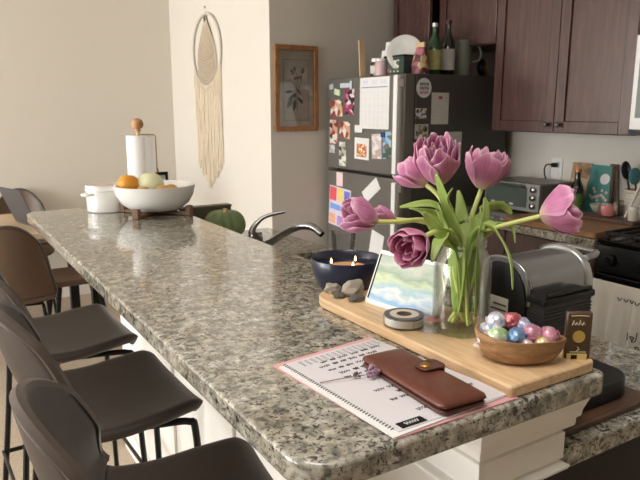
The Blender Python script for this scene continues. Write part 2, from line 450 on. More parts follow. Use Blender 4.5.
# ------------------------------------------------------------------ stools
PROF = [(.222,-.038),(.214,-.014),(.18,.000),(.10,-.008),(.0,-.018),(-.09,-.008),(-.150,.03),(-.186,.10),(-.211,.185),(-.230,.275)]
HW =   [.170,.192,.210,.218,.218,.216,.213,.21,.2,.2]
KS = 8
def shell(i0, i1, scale_back=1.0, nt_=17):
    P, W = spline([V((p[0],0,p[1])) for p in PROF], KS, False, HW)
    a, b = int(round(i0*KS)), int(round(i1*KS))
    def fn(u, v):
        i = a + int(round(u*(b-a))); p = P[i]; t = v*2-1
        s = i/KS
        bk = max(0, min(1, (s-4.6)/2.6)); hw = W[i]
        q = max(0.0, min(1.0, (p.z-.03)/.245))
        if q > 0: hw = .214-.065*q
        z = p.z
        if p.z > .06: z = .06 + (p.z-.06)*scale_back
        z -= .066*q**2.2*abs(t)**2.3*scale_back; x = p.x + bk*.080*(t*hw/.16)**2*(.55+.45*q) + (0 if s > 1.2 else -.03*(1.2-s)/1.2*abs(t)**3)
        z += (1-bk)*.020*abs(t)**2.5*min(1, s/2.0)
        return (x, t*hw, z)
    return MB().grid(b-a+1, nt_, fn), fn
def make_stool(name, label, seat_z, mat, group, sb=1.0):
    t = thing(name, label, 'bar stool' if seat_z > .6 else 'dining chair', (0,0,0), 0, group)
    m, fn = shell(0, 5.4); m.M = Matrix.Identity(4)
    m.v = [(x,y,z+seat_z) for x,y,z in m.v]
    m.build('seat', mat, t, solid=.03, soff=-1, sub=1)
    m, fn = shell(5.4, 9, sb)
    m.v = [(x,y,z+seat_z) for x,y,z in m.v]
    bk = m.build('backrest', mat, t, solid=.024, soff=0, sub=1)
    nq = int(round(3.6*KS)); pts = [fn(u/nq, 1) for u in range(0, nq)] + [fn(1, 1-v/16) for v in range(0, 17)] + [fn(1-u/nq, 0) for u in range(1, nq+1)]
    MB().tube([(x,y,z+seat_z) for x,y,z in pts], .0128, 6).build('piping', PIPING, bk)
    for sy in (-1, 1):
        MB().tube([(.02,sy*.13,seat_z-.05),(.12,sy*.155,seat_z-.05),(.176,sy*.165,seat_z-.056),(.192,sy*.168,seat_z-.085),(.20,sy*.176,seat_z*.6),(.215,sy*.205,.0)], .0095, 8, smooth=5).build('leg', BLACKM, t)
        MB().tube([(.02,sy*.13,seat_z-.05),(-.07,sy*.145,seat_z-.05),(-.115,sy*.15,seat_z-.056),(-.13,sy*.153,seat_z-.085),(-.15,sy*.17,seat_z*.6),(-.20,sy*.205,.0)], .0095, 8, smooth=5).build('leg', BLACKM, t)
    fz = .27 if seat_z > .6 else .0
    if fz:
        MB().tube([(.207,-.192,fz),(.207,.192,fz),(-.178,.192,fz),(-.178,-.192,fz)], .0085, 8, closed=True).build('footrest', BLACKM, t)
    m = MB()
    for x in (.06,-.06): m.tube([(x,-.15,seat_z-.048),(x,.15,seat_z-.048)], .009, 8)
    m.build('seat_frame', BLACKM, t)
    return t
G = 'brown bar stools along the breakfast bar'
s1 = make_stool('bar_stool', 'brown leather bar stool nearest the camera, its seat cut off by the frame', .74, LEATHER, G)
s1.location = (.318, 1.02, 0); s1.rotation_euler.z = R(-8)
s2 = copy_tree(s1); s2.location = (.33, 1.615, 0); s2.rotation_euler.z = R(1)
s2['label'] = 'brown leather bar stool second from the front end of the bar, seat fully in view'
s3 = copy_tree(s1); s3.location = (.325, 2.17, 0); s3.rotation_euler.z = R(2)
s3['label'] = 'brown leather bar stool third from the front, farthest of those along the bar'

# ------------------------------------------------------------------ dining corner
dt = thing('dining_table', 'pale wood dining table with black legs beyond the far end of the bar', 'table')
MB().box(-.9, .93, 4.0, 4.9, .715, .75).build('tabletop', pm('table_wood', srgb(196,172,142), .5, var=.1, stretch=(1,8,1)), dt, bev=.004)
for x, y in ((.86,4.08),(.86,4.82),(-.83,4.08),(-.83,4.82)):
    MB().box(x-.03, x+.03, y-.03, y+.03, 0, .7145).build('leg', BLACKM, dt, bev=.003)
G2 = 'brown leather chairs at the dining table'
c1 = make_stool('dining_chair', 'brown leather dining chair seen from behind, big rounded back next to the third stool', .47, LEATHERB, G2, 1.62)
c1.location = (.35, 3.75, 0); c1.rotation_euler.z = R(82)
c2 = copy_tree(c1); c2.location = (.55, 4.98, 0); c2.rotation_euler.z = R(-100)
c2['label'] = 'brown leather dining chair behind the laptop, on the far side of the table'
st = thing('dining_stool', 'small backless stool with brown seat and black legs tucked under the dining table', 'stool', (.735,4.075,0))
MB().prism(rrect(-.17,.17,-.17,.17,.06), .43, .475).build('seat', LEATHERB, st, bev=.012, seg=3)
for sx in (-1,1):
    for sy in (-1,1):
        MB().tube([(sx*.11,sy*.11,.43),(sx*.17,sy*.17,0)], [.016,.010], 8).build('leg', BLACKM, st)
lp = thing('laptop', 'open dark grey laptop on the dining table', 'laptop', (.63,4.36,.75), R(16))
MB().prism(rrect(-.11,.11,-.16,.16,.01), 0, .014).build('keyboard_base', STEELD, lp, bev=.002)
m = MB(); m.M = Matrix.Translation((-.11,0,.012)) @ Matrix.Rotation(R(-22), 4, 'Y'); m.box(-.005,.0,-.16,.16,0,.25)
sl = m.build('screen_lid', pm('laptop_grey', srgb(84,84,88), .4, .3), lp, bev=.002)
m = MB(); m.M = Matrix.Translation((-.11,0,.012)) @ Matrix.Rotation(R(-22), 4, 'Y'); m.box(.0,.0008,-.15,.15,.012,.24)
m.build('display', pm('dark_display', srgb(24,25,28), .15), sl)

# ------------------------------------------------------------------ things on the bar: far end
fbx, fby = .745, 2.395
fb = thing('fruit_bowl', 'large white fruit bowl on a wooden cross stand', 'bowl', (fbx,fby,BAR), R(-2))
MB().lathe([(0,.014),(.07,.014),(.10,.020),(.130,.040),(.149,.068),(.157,.096),(.159,.101),(.155,.101),(.149,.092),(.137,.066),(.112,.042),(.08,.029),(0,.026)], 48).build('dish', WHITEGLOSS, fb).scale = (.97,.97,1.12)
sd = MB()
for a in (45, 135):
    sd.M = Matrix.Rotation(R(a), 4, 'Z'); sd.box(-.13,.13,-.012,.012,.001,.0135)
STANDW = pm('stand_wood', srgb(122,92,70), .5, var=.2, scale=25)
sd.build('cross_stand', STANDW, fb, bev=.002)
for k in range(4):
    m = MB(); m.M = Matrix.Rotation(R(45+90*k), 4, 'Z'); m.box(.128,.150,-.013,.013,0,.038); m.build('foot', STANDW, fb, bev=.003)
def fruit(name, label, cat, mat, dx, dy, z, rx, ry, rz, rot=0, stem=True, group=None):
    t = thing(name, label, cat, (fbx+dx, fby+dy, BAR+z), R(rot), group)
    m = MB()
    def fn(u, v):
        a = -PI/2+PI*u; b = 2*PI*v
        k = 1 + .03*math.sin(3*b+1)*math.cos(a) - .10*max(0, (u-.9)/.1)
        return (rx*k*math.cos(a)*math.cos(b), ry*k*math.cos(a)*math.sin(b), rz*k*math.sin(a))
    m.grid(16, 20, fn, True); m.build('flesh' if not stem else 'peel', mat, t)
    if stem: MB().tube([(0,0,rz*.86),(.001,0,rz*.93)], [.006,.004], 8).build('stem_end', DKWOOD, t)
    return t
fruit('orange', 'orange fruit heaped on the side of the white bowl nearer the pot', 'orange', ORANGE, -.090, .034, .114, .042,.042,.038)
fruit('melon', 'pale green melon heaped in the middle of the white fruit bowl', 'melon', MELON, -.012, .012, .112, .052,.05,.046, 20)
fruit('potato', 'yellow potato resting between orange and melon in the white bowl', 'potato', POTATO, -.062, -.058, .092, .034,.026,.022, 30, False)
fruit('potato', 'yellow potato in front of the melon in the white bowl', 'potato', POTATO, .012, -.072, .093, .034,.026,.023, -10, False)
fruit('potato', 'yellow potato lying low at the bowl side away from the orange', 'potato', POTATO, .062, .0, .086, .036,.03,.024, 60, False)

pt = thing('stock_pot', 'squat white enamel pot with a looped handle beside the fruit bowl', 'pot', (.605,2.575,BAR))
MB().lathe([(0,0),(.070,0),(.074,.004),(.075,.082),(.079,.084),(.079,.090),(.076,.092),(.0765,.104),(.072,.104),(.070,.09),(.070,.008),(0,.008)], 40).build('body', WHITEGLOSS, pt)
MB().lathe([(0,.094),(.068,.094),(.0705,.099),(.068,.103),(0,.1035)], 32).build('lid', pm('pinkish_lid', srgb(206,190,180), .5), pt)
for a in (200, 20):
    m = MB(); m.M = Matrix.Rotation(R(a), 4, 'Z'); m.tube([(.072,-.024,.072),(.094,-.017,.070),(.098,0,.07),(.094,.017,.070),(.072,.024,.072)], .0055, 8, smooth=4); m.build('handle', WHITEGLOSS, pt)

ph = thing('paper_towel_holder', 'wooden paper towel holder with round knob behind the fruit bowl', 'paper towel holder', (.757,2.62,BAR))
MB().lathe([(0,0),(.075,0),(.078,.004),(.076,.012),(0,.013)], 36).build('base', PALEW, ph)
MB().tube([(0,0,.012),(0,0,.305)], .008, 12).build('rod', PALEW, ph)
MB().lathe([(0,.302),(.010,.302),(.012,.308),(.010,.314),(.020,.320),(.0245,.334),(.020,.349),(.010,.356),(0,.358)], 24).build('knob', ramp_mat('knob_wood', [(.3,srgb(176,128,78)),(.7,srgb(206,160,106))], 40), ph)
m = MB(); m.tube([(.062,-.03,.012),(.062,-.03,.285),(.056,-.028,.292),(.0,.0,.293)], .0022, 8); m.tube([(.062,-.03,.07),(.064,-.033,.075),(.064,-.033,.15),(.062,-.03,.156)], .0035, 8)
m.build('tension_arm', BRASS, ph)
m = MB(); m.lathe([(.012,.0),(.047,.0),(.0475,.003),(.0475,.272),(.047,.275),(.012,.275),(.012,.0)], 48)
m.box(.012,.048,-.0485,-.0478,.003,.272)
o = m.build('paper_towel_roll', PAPERT, loc=(.757,2.62,BAR+.0135)); tag(o, 'white roll of paper towels on the wooden holder', 'paper towel roll')

pf = thing('framed_photo', 'small black photo frame standing behind the white fruit bowl', 'photo frame', (.822,2.585,BAR), R(12))
m = MB()
for b in ((-.042,.042,0,.012),(-.042,.042,.128,.14),(-.042,-.031,.012,.128),(.031,.042,.012,.128)): m.box(b[0],b[1],-.006,.006,b[2],b[3])
m.build('frame', BLACKP, pf, bev=.002)
MB().box(-.031,.031,-.002,.002,.012,.128).build('mat_board', PAPER, pf)
MB().box(-.017,.017,-.003,-.0021,.040,.10).build('photograph', print_mat('photo_grey', [srgb(90,90,90), srgb(180,176,170), srgb(50,50,50), srgb(215,210,205)], 80), pf)
MB().box(-.008,.008,.006,.03,0,.004).build('stand', BLACKP, pf)

# kabocha & wooden box on lower counter far end
kb = thing('kabocha_squash', 'round dark green ribbed kabocha squash behind the far end of the bar', 'squash', (1.075,2.505,LC), R(10))
m = MB()
def kf(u, v):
    a = -PI/2+PI*u; b = 2*PI*v
    rib = 1-.11*(.5+.5*math.cos(11*b))**3
    r = (.09)*math.cos(a)**.8*rib if math.cos(a) > 0 else 0
    z = .066+.066*math.sin(a) - .016*math.exp(-((r/.03)**2))*(1 if u > .5 else -.6)
    return (r*math.cos(b), r*math.sin(b), z)
m.grid(22, 88, kf, True); m.build('rind', KABO, kb)
MB().tube([(0,0,.108),(.002,.0,.122),(.006,.002,.132)], [.012,.008,.010], 8, smooth=3).build('stalk', PALEW, kb)
wb = thing('wooden_box', 'dark olive wooden box behind the green squash', 'box', (1.03,2.634,LC), 0)
m = MB(); m.box(-.115,.12,-.02,.02,0,.010); m.box(-.115,.12,-.022,-.016,0,.125); m.box(-.115,.12,.016,.022,0,.125); m.box(-.118,-.112,-.022,.022,0,.125); m.box(.117,.123,-.022,.022,0,.125)
m.build('body', pm('olive_wood', srgb(86,78,62), .6), wb, bev=.001)
MB().box(-.121,.126,-.025,.025,.1255,.133).build('lid', pm('olive_wood_lid', srgb(98,90,72), .6), wb, bev=.001)

# faucet
fc = thing('kitchen_faucet', 'chrome kitchen faucet with arched lever behind the bar', 'faucet', (1.10,2.245,LC))
MB().lathe([(0,0),(.032,0),(.032,.006),(.024,.010),(.022,.05),(.018,.07),(0,.075)], 24).build('base', CHROME, fc)
rel = lambda pts: [(p[0]-1.10, p[1]-2.245, p[2]-LC) for p in pts]
MB().tube(rel([(1.100,2.242,.93),(1.124,2.201,.945),(1.160,2.134,.993),(1.185,2.068,1.027),(1.209,2.007,1.034),(1.223,1.958,1.012)]), [.016,.015,.014,.014,.015,.012], 12, smooth=5).build('spout', CHROME, fc)
MB().tube(rel([(1.101,2.246,.96),(1.086,2.263,.965),(1.090,2.266,.994),(1.108,2.262,1.020),(1.143,2.252,1.045),(1.210,2.216,1.064)]), [.018,.017,.013,.010,.008,.007], 12, smooth=5).build('lever', CHROME, fc)
gl = MB().lathe([(0,0),(.040,0),(.042,.004),(.050,.10),(.047,.10),(.039,.016),(0,.014)], 28).build('glass_tumbler', glass_thin('tumbler_glass',(.97,.98,.98,1),.7), loc=(1.36-.07,2.0+.02,LC))
gl.location = (1.315, 1.955, LC)
tag(gl, 'clear glass tumbler on the lower counter behind the candle', 'glass')

# ------------------------------------------------------------------ near end of the bar
cd = thing('candle', 'three-wick candle in a wide navy blue bowl on the bar', 'candle', (.716,1.135,BAR))
cd.location = (.757,1.112,BAR); cd.scale = (.92,.92,.97)
MB().lathe([(0,0),(.042,0),(.052,.004),(.072,.026),(.082,.055),(.0845,.078),(.083,.082),(.080,.079),(.0775,.062),(0,.058)], 44).build('bowl', NAVY, cd)
MB().lathe([(0,.0585),(.06,.0582),(.0768,.0585),(.0775,.061),(.06,.0605),(0,.0605)], 36).build('wax', WAX, cd)
for k in range(3):
    a = R(20+120*k); x, y = .036*math.cos(a), .036*math.sin(a)
    wk = MB().tube([(x,y,.060),(x,y,.069)], .0012, 6).build('wick', BLACKMAT, cd)
    MB().lathe([(0,.0),(.002,.002),(.0025,.005),(.0015,.009),(0,.013)], 10).build('flame', FLAME, cd, loc=(x,y,.066))

cb = MB().prism(rrect(.652,.838,.556,1.105,[.006,.012,.085,.07],10), BAR+.0005, BT).build('serving_board', BOARDW, bev=.003)
tag(cb, 'light wooden serving board with rounded end along the bar edge', 'serving board')

random.seed(4)
def stone(loc, sx, sy, sz, mat, label, rz):
    ico = bmesh.new(); bmesh.ops.create_icosphere(ico, subdivisions=3, radius=1)
    from mathutils import noise
    m = MB(); off = V((random.random()*9, random.random()*9, 3))
    vs = []
    for v_ in ico.verts:
        d = 1+.42*noise.noise(v_.co*1.5+off)
        z = v_.co.z*d
        vs.append((v_.co.x*d*sx, v_.co.y*d*sy, max(z,-.75)*sz+.75*sz))
    fs = [tuple(q.index for q in f_.verts) for f_ in ico.faces]; ico.free()
    m.add(vs, fs)
    o = m.build('stone', mat, loc=loc, rot=(0,0,R(rz)), smooth=True); tag(o, label, 'stone', 'stones on the serving board')
stone((.700,1.075,BT), .023,.018,.013, STONE, 'pale grey stone beside the candle at the rounded board end', 30)
stone((.722,1.035,BT), .022,.019,.019, STONE, 'tallest rough grey stone in the stone pile by the candle', -20)
stone((.688,1.036,BT), .012,.011,.007, STONED, 'tiny dark pebble in front of the stone pile', 0)
stone((.705,1.000,BT), .019,.013,.007, STONED, 'flat dark stone beside the white picture card', 15)

# white bordered picture leaning back
pa = thing('picture_card', 'white framed pastel seascape print propped up behind the jar', 'picture', (.726,.912,BT), R(0))
PW, PH = .165, .105
bl = V((.714,.985,0)); brr = V((.742,.812,0)); dirx = (brr-bl).normalized()
pa.location = ((bl.x+brr.x)/2, (bl.y+brr.y)/2, BT); pa.rotation_euler = (0,0,math.atan2(dirx.y, dirx.x))
TLT = Matrix.Rotation(R(-24), 4, 'X')
m = MB(); m.M = TLT
hw = (brr-bl).length/2
m.box(-hw,hw,0,.005,0,PH+.004); m.build('frame', WHITEP, pa, bev=.001)
m = MB(); m.M = TLT; m.box(-hw+.008,hw-.008,-.0008,-.0001,.008,PH-.004)
def seascape():
    m_, nt, b = base_mat('pastel_seascape')
    L = nt.links.new
    tc = nt.nodes.new('ShaderNodeTexCoord'); mp = nt.nodes.new('ShaderNodeMapping'); mp.inputs['Scale'].default_value = (5,5,13)
    mp.inputs['Rotation'].default_value = (0,.28,0)
    nz = nt.nodes.new('ShaderNodeTexNoise'); nz.inputs['Scale'].default_value = 3.2; nz.inputs['Detail'].default_value = 5
    L(tc.outputs['Object'], mp.inputs[0]); L(mp.outputs[0], nz.inputs['Vector'])
    sp = nt.nodes.new('ShaderNodeSeparateXYZ'); L(tc.outputs['Object'], sp.inputs[0])
    ma = nt.nodes.new('ShaderNodeMath'); ma.operation = 'MULTIPLY_ADD'; ma.inputs[1].default_value = 7.0; ma.inputs[2].default_value = .0
    L(sp.outputs[2], ma.inputs[0])
    ad = nt.nodes.new('ShaderNodeMath'); ad.operation = 'MULTIPLY_ADD'; ad.inputs[1].default_value = .55; L(nz.outputs['Fac'], ad.inputs[0]); L(ma.outputs[0], ad.inputs[2])
    rp = nt.nodes.new('ShaderNodeValToRGB'); e = rp.color_ramp.elements
    st_ = [(.2,srgb(190,208,220)),(.36,srgb(128,168,202)),(.45,srgb(206,210,206)),(.52,srgb(150,180,190)),(.60,srgb(188,198,160)),(.70,srgb(140,160,140)),(.85,srgb(186,192,176)),(1,srgb(130,150,140))]
    while len(e) < len(st_): e.new(.5)
    for q,(p,c) in zip(e, st_): q.position = p; q.color = c
    L(ad.outputs[0], rp.inputs[0]); L(rp.outputs[0], b.inputs['Base Color']); b.inputs['Roughness'].default_value = .3
    return m_
m.build('print', seascape(), pa)
m = MB(); m.M = TLT; m.box(-hw+.004,-hw+.0075,-.0012,-.0001,.010,PH-.004); m.build('dark_edge', BLACKP, pa)
m = MB(); m.M = Matrix.Identity(4); m.add([(-.03,.006,.0005),(.03,.006,.0005),(.03,.048,.0),(-.03,.048,.0),(-.03,.040,.07),(.03,.040,.07)], [(0,1,2,3),(3,2,5,4)]); m.build('easel_leg', PAPER, pa, solid=.001)

tp = thing('tape_roll', 'clear flat tape dispenser with dark round label in front of the picture', 'tape dispenser', (.694,.838,BT), R(-62)); tp.scale = (1.14,1.14,1)
m = MB(); m.lathe([(.019,0),(.032,0),(.0325,.002),(.0325,.017),(.032,.019),(.019,.019),(.019,0)], 40); m.prism([(.024,-.022),(.062,-.017),(.062,.012),(.024,.022)], .001, .018)
m.build('case', GLASS, tp)
MB().lathe([(.026,.003),(.030,.003),(.030,.016),(.026,.016),(.026,.003)], 36).build('tape', pm('clear_tape', srgb(214,208,196), .3), tp)
MB().lathe([(.023,.0192),(.031,.0192),(.031,.0196),(.023,.0196),(.023,.0192)], 36).build('label_ring', pm('purple_grey_label', srgb(80,72,84), .4), tp)
MB().lathe([(.012,.0195),(.0225,.0195),(.0225,.020),(.012,.020),(.012,.0195)], 24).build('hub_disc', pm('beige_label', srgb(206,190,176), .4), tp)
MB().prism([(.036,-.012),(.060,-.010),(.060,.008),(.036,.012)], .0182, .0188).build('cutter_label', pm('red_print', srgb(176,96,92), .4), tp)

# ---- jar of tulips
JX, JY = .757, .764
jar = thing('mason_jar', 'clear glass mason jar of water holding the pink tulips', 'jar', (JX,JY,BT))
MB().lathe([(0,.004),(.036,.002),(.042,.0),(.046,.004),(.0485,.012),(.0485,.112),(.047,.124),(.040,.138),(.036,.144),(.0365,.148),(.038,.150),(.036,.153),(.038,.157),(.036,.161),(.0375,.165),(.036,.170),(.0365,.176),(.0345,.176),(.034,.145),(.044,.124),(.0455,.112),(.0455,.012),(.038,.007),(0,.008)], 48).build('glass', GLASS, jar)
WATER = glass_thin('water', (.965,.975,.90,1), .15)
MB().lathe([(0,.0095),(.038,.0095),(.0445,.016),(.0445,.110),(.043,.1125),(0,.1125)], 40).build('water', WATER, jar)
def w2(p): return V(p)
def frame_from(d):
    d = V(d).normalized(); u = V((0,0,1)) if abs(d.z) < .95 else V((1,0,0))
    x = u.cross(d).normalized(); y = d.cross(x)
    return Matrix(((x.x,y.x,d.x,0),(x.y,y.y,d.y,0),(x.z,y.z,d.z,0),(0,0,0,1)))
def petal(mb, uvs, L_, rad, phi, wphi, flare, curl, seed, base=.1):
    rnd = random.Random(seed); nu, nv = 10, 9
    ph = rnd.uniform(0,6); ru = rnd.uniform(.6,1.2)
    st = len(mb.v)
    def fn(u, v):
        t = v*2-1
        r = rad*(base + (1-base)*math.sin(min(1,u*1.35)*PI/2)**.85) + rad*flare*max(0,u-.45)**1.4*1.8 - rad*curl*max(0,u-.7)**1.5*2
        wprof = math.sin(PI*(.15+.64*u))**.6
        a = phi + t*wphi*wprof
        edge = abs(t)**2
        z = L_*u*(1-.26*edge*u*u) + rad*.11*ru*math.sin(t*6+ph)*u**4
        r += rad*(.085*math.sin(t*5.5+ph+u*2)*u*u + .05*edge)
        return (r*math.cos(a), r*math.sin(a), z)
    mb.grid(nu, nv, fn)
    for i in range(nu):
        for j in range(nv): uvs.append((i/(nu-1), j/(nv-1), 0))
def tulip_head(parent, base, tip, radius, seed, layers, mat=PETAL, name='flower'):
    base = V(base); tip = V(tip); d = tip-base; Lh = d.length
    F = Matrix.Translation(base) @ frame_from(d)
    mb = MB(); mb.M = F; uvs = []
    rnd = random.Random(seed)
    for (n, rs, ls, flare, curl, wf) in layers:
        off = rnd.uniform(0, 6.28)
        for k in range(n):
            petal(mb, uvs, Lh*ls*rnd.uniform(.92,1.04), radius*rs*rnd.uniform(.95,1.05), off+2*PI*k/n+rnd.uniform(-.12,.12), wf, flare*rnd.uniform(.6,1.4), curl*rnd.uniform(.6,1.4), rnd.random(), .16)
    me = bpy.data.meshes.new(name); me.from_pydata(mb.v, [], mb.f); me.materials.append(mat)
    at = me.attributes.new('petal', 'FLOAT_VECTOR', 'POINT')
    for i, q in enumerate(uvs): at.data[i].vector = q
    for p in me.polygons: p.use_smooth = True
    o = bpy.data.objects.new(name, me); COL.objects.link(o); o.parent = parent
    md = o.modifiers.new('thickness', 'SOLIDIFY'); md.thickness = .0011; md.offset = 0
    md = o.modifiers.new('sub', 'SUBSURF'); md.levels = 1; md.render_levels = 1
    return o
OPEN = [(5,1.0,.84,.16,.04,.80),(6,.90,.96,.05,.08,.70),(6,.70,1.0,.02,.12,.66),(5,.48,.97,.04,.1,.7),(4,.28,.9,0,.1,.9)]
CUP = [(3,1.0,.95,.02,.30,1.0),(3,.92,1.0,.0,.32,1.05),(4,.68,.92,0,.3,.9),(3,.42,.85,0,.2,1.0)]
SIDE = [(4,1.02,.92,.16,.06,.95),(5,.88,1.0,.06,.14,.85),(4,.6,.95,0,.2,.9),(3,.36,.85,0,.2,1.0)]
def leaf(parent, pts, w, twist=0, seed=0, fold=.25):
    w *= 1.3
    P, _ = spline([V(p) for p in pts], 7)
    n = len(P); up0 = V((0,0,1))
    axis = V((JX,JY,BT+.16))
    vs = []; nv = 5
    for i, p in enumerate(P):
        t = (P[min(i+1,n-1)]-P[max(i-1,0)]).normalized()
        out = (p-axis); out.z = max(out.z, .02)
        side = t.cross(out)
        if side.length < 1e-5: side = V((1,0,0))
        side.normalize(); nrm = side.cross(t).normalized()
        u = i/(n-1); a = twist*u
        sd_ = side*math.cos(a)+nrm*math.sin(a); nn = nrm*math.cos(a)-side*math.sin(a)
        ww = w*(.35+.65*math.sin(PI*min(1,u*1.0+.22))**.8) if u < .78 else w*(.35+.65*math.sin(PI*1.0)**.8 if False else .35+.65*abs(math.sin(PI*min(1,.78+.22)))**.8)
        ww = w*(math.sin(PI*(.18+.80*u)))**.75
        for j in range(nv):
            s_ = j/(nv-1)*2-1
            vs.append(tuple(p + sd_*ww*s_ + nn*(fold*ww*(s_*s_) )))
    fs = [(i*nv+j, i*nv+j+1, (i+1)*nv+j+1, (i+1)*nv+j) for i in range(n-1) for j in range(nv-1)]
    return MB().add(vs, fs).build('leaf', LEAF, parent, solid=.0012)
def tulip(label, stem_pts, base, tip, rad, seed, layers, leaves, mat=PETAL, r=.0040, bot=(0,0,0), cat='tulip'):
    t = thing('tulip', label, cat, (JX+bot[0],JY+bot[1],BT+.012), 0, 'pink tulips in the jar')
    off = V(t.location)
    pts = [V((JX+bot[0],JY+bot[1],BT+.014))] + [V(p) for p in stem_pts] + [V(base)]
    MB().tube([p-off for p in pts], r, 10, smooth=6).build('stem', STEM, t)
    tulip_head(t, V(base)-off, V(tip)-off, rad, seed, layers, mat)
    for q in leaves:
        pts_, w_, tw = q
        # leaf function works in world space; shift into the thing's frame
        o = leaf(t, pts_, w_, tw)
        o.location = -off
    return t
NK = BT+.165
tulip('large ruffled pink tulip standing highest above the jar', [(JX-.018,JY-.004,BT+.09),(JX-.018,JY+.01,NK),(.735,.785,1.30)], (.726,.796,1.340), (.692,.768,1.417), .033, 11, OPEN,
      [([(.748,.764,BT+.03),(.734,.752,1.235),(.714,.752,1.291),(.686,.760,1.364)], .0112, .5),([(.765,.772,BT+.03),(.748,.775,1.240),(.716,.80,1.285),(.68,.815,1.30)], .012, .4)], bot=(.014,-.01))
tulip('pink tulip bud-shaped head tilting away behind the highest tulip', [(JX-.006,JY+.018,BT+.10),(JX-.010,JY+.022,NK),(.745,.81,1.31)], (.733,.836,1.334), (.710,.877,1.367), .027, 12, CUP,
      [([(.752,.772,BT+.035),(.750,.756,1.236),(.765,.779,1.278),(.772,.798,1.326)], .011, .3)], bot=(.012,.004))
tulip('ruffled pink tulip on an upright stem towards the kitchen counter', [(JX+.018,JY+.004,BT+.09),(JX+.012,JY+.004,NK),(.785,.776,1.285)], (.806,.778,1.328), (.819,.774,1.396), .034, 13, OPEN,
      [([(.770,.745,BT+.03),(.766,.738,1.236),(.780,.742,1.290),(.788,.752,1.318)], .0095, .3),([(.766,.76,BT+.035),(.762,.750,1.241),(.796,.773,1.285),(.837,.763,1.298),(.853,.750,1.285)], .010, .6)], bot=(-.012,.006))
tulip('pink tulip reaching out sideways in front of the fridge', [(JX-.016,JY+.008,BT+.09),(JX-.020,JY+.012,NK),(.69,.785,1.283),(.640,.795,1.284)], (.601,.799,1.287), (.546,.815,1.308), .0285, 14, CUP,
      [([(.75,.765,BT+.035),(.732,.765,1.235),(.713,.764,1.282),(.684,.765,1.312),(.628,.776,1.311)], .010, .5)], bot=(.018,.0))
tulip('pink tulip drooping down in front of the picture, showing its centre', [(JX-.014,JY-.010,BT+.10),(JX-.022,JY-.006,NK),(.70,.755,1.272)], (.655,.752,1.264), (.595,.727,1.252), .027, 15, SIDE,
      [([(.748,.76,BT+.035),(.725,.758,1.237),(.676,.734,1.261),(.648,.720,1.232)], .009, .4)], mat=PETALD, bot=(.016,-.006))
tulip('pink tulip bending far over towards the stove', [(JX+.014,JY-.012,BT+.09),(JX+.014,JY-.014,NK),(.78,.72,1.272)], (.829,.671,1.294), (.868,.626,1.312), .0345, 16, SIDE,
      [([(.764,.752,BT+.035),(.760,.748,1.238),(.774,.724,1.272),(.764,.674,1.238),(.750,.649,1.190)], .0085, .5),
       ([(.762,.755,BT+.08),(.757,.750,1.240),(.785,.730,1.273),(.802,.707,1.272),(.799,.692,1.250)], .009, .4)], bot=(-.014,.012))
BUDL = [(3,1.0,1.0,0,.45,1.2),(3,.7,.95,0,.4,1.2)]
tulip('small closed green-pink tulip bud beside the sideways tulip', [(JX-.012,JY+.014,BT+.10),(JX-.016,JY+.016,NK),(.69,.79,1.279)], (.640,.800,1.288), (.611,.819,1.303), .0105, 17, BUDL,
      [([(.752,.766,BT+.08),(.729,.756,1.242),(.686,.755,1.276),(.659,.755,1.304)], .010, -.4)], r=.0028, bot=(.008,.016))
tulip('slim closed tulip bud just in front of the highest tulip', [(JX-.008,JY-.014,BT+.10),(JX-.010,JY-.010,NK),(.722,.768,1.30)], (.703,.774,1.349), (.685,.770,1.386), .0095, 18, BUDL,
      [([(.752,.757,BT+.08),(.734,.754,1.245),(.707,.751,1.312),(.700,.737,1.340)], .011, .4)], r=.0028, bot=(.0,-.018))

# ---- boat-shaped wooden bowl of wrapped sweets
wbx, wby = .733, .622
wb_ = MB(); 
ang = math.atan2(.563-.654, .767-.680)
def boat(u, v):
    # u runs outside bottom -> rim -> inside bottom
    b = 2*PI*v
    prof = [(0,0),(.55,0),(.80,.006),(.94,.018),(1.0,.030),(1.0,.0335),(.95,.0335),(.88,.021),(.72,.010),(0,.007)]
    i = min(int(u*(len(prof)-1)+1e-6), len(prof)-1); r, z = prof[i]
    c, s_ = math.cos(b), math.sin(b)
    k = 1 + .16*(max(0,c)**4)
    return (r*.068*k*c, r*.043*s_*(1-.15*max(0,c)), z + (.006*max(0,-c)**2*(z/.033)))
wb_.grid(10, 40, boat, True)
o = wb_.build('sweets_bowl', ACACIA, loc=(wbx,wby,BT), rot=(0,0,ang)); o.scale = (.90,.97,1.22); tag(o, 'oval wooden bowl of wrapped sweets on the serving board', 'bowl')
def foil(name, a, b_, sc_=120):
    return ramp_mat(name, [(.40,a),(.62,b_)], sc_, detail=3, rough=.28, bump=.6, metal=.35)
FO = {'white': foil('white_foil', srgb(226,222,226), srgb(176,184,210)), 'red': foil('red_foil', srgb(176,84,92), srgb(206,120,124)), 'blue': foil('blue_foil', srgb(88,124,168), srgb(140,168,196)),
      'pink': foil('pink_foil', srgb(196,124,146), srgb(222,176,190)), 'lilac': foil('lilac_foil', srgb(160,160,196), srgb(206,206,222)), 'peach': foil('peach_foil', srgb(206,170,164), srgb(226,206,200)), 'yellow': foil('yellow_foil', srgb(214,198,120), srgb(232,222,180)),
      'green': foil('green_white_foil', srgb(140,196,70), srgb(230,232,226), 60)}
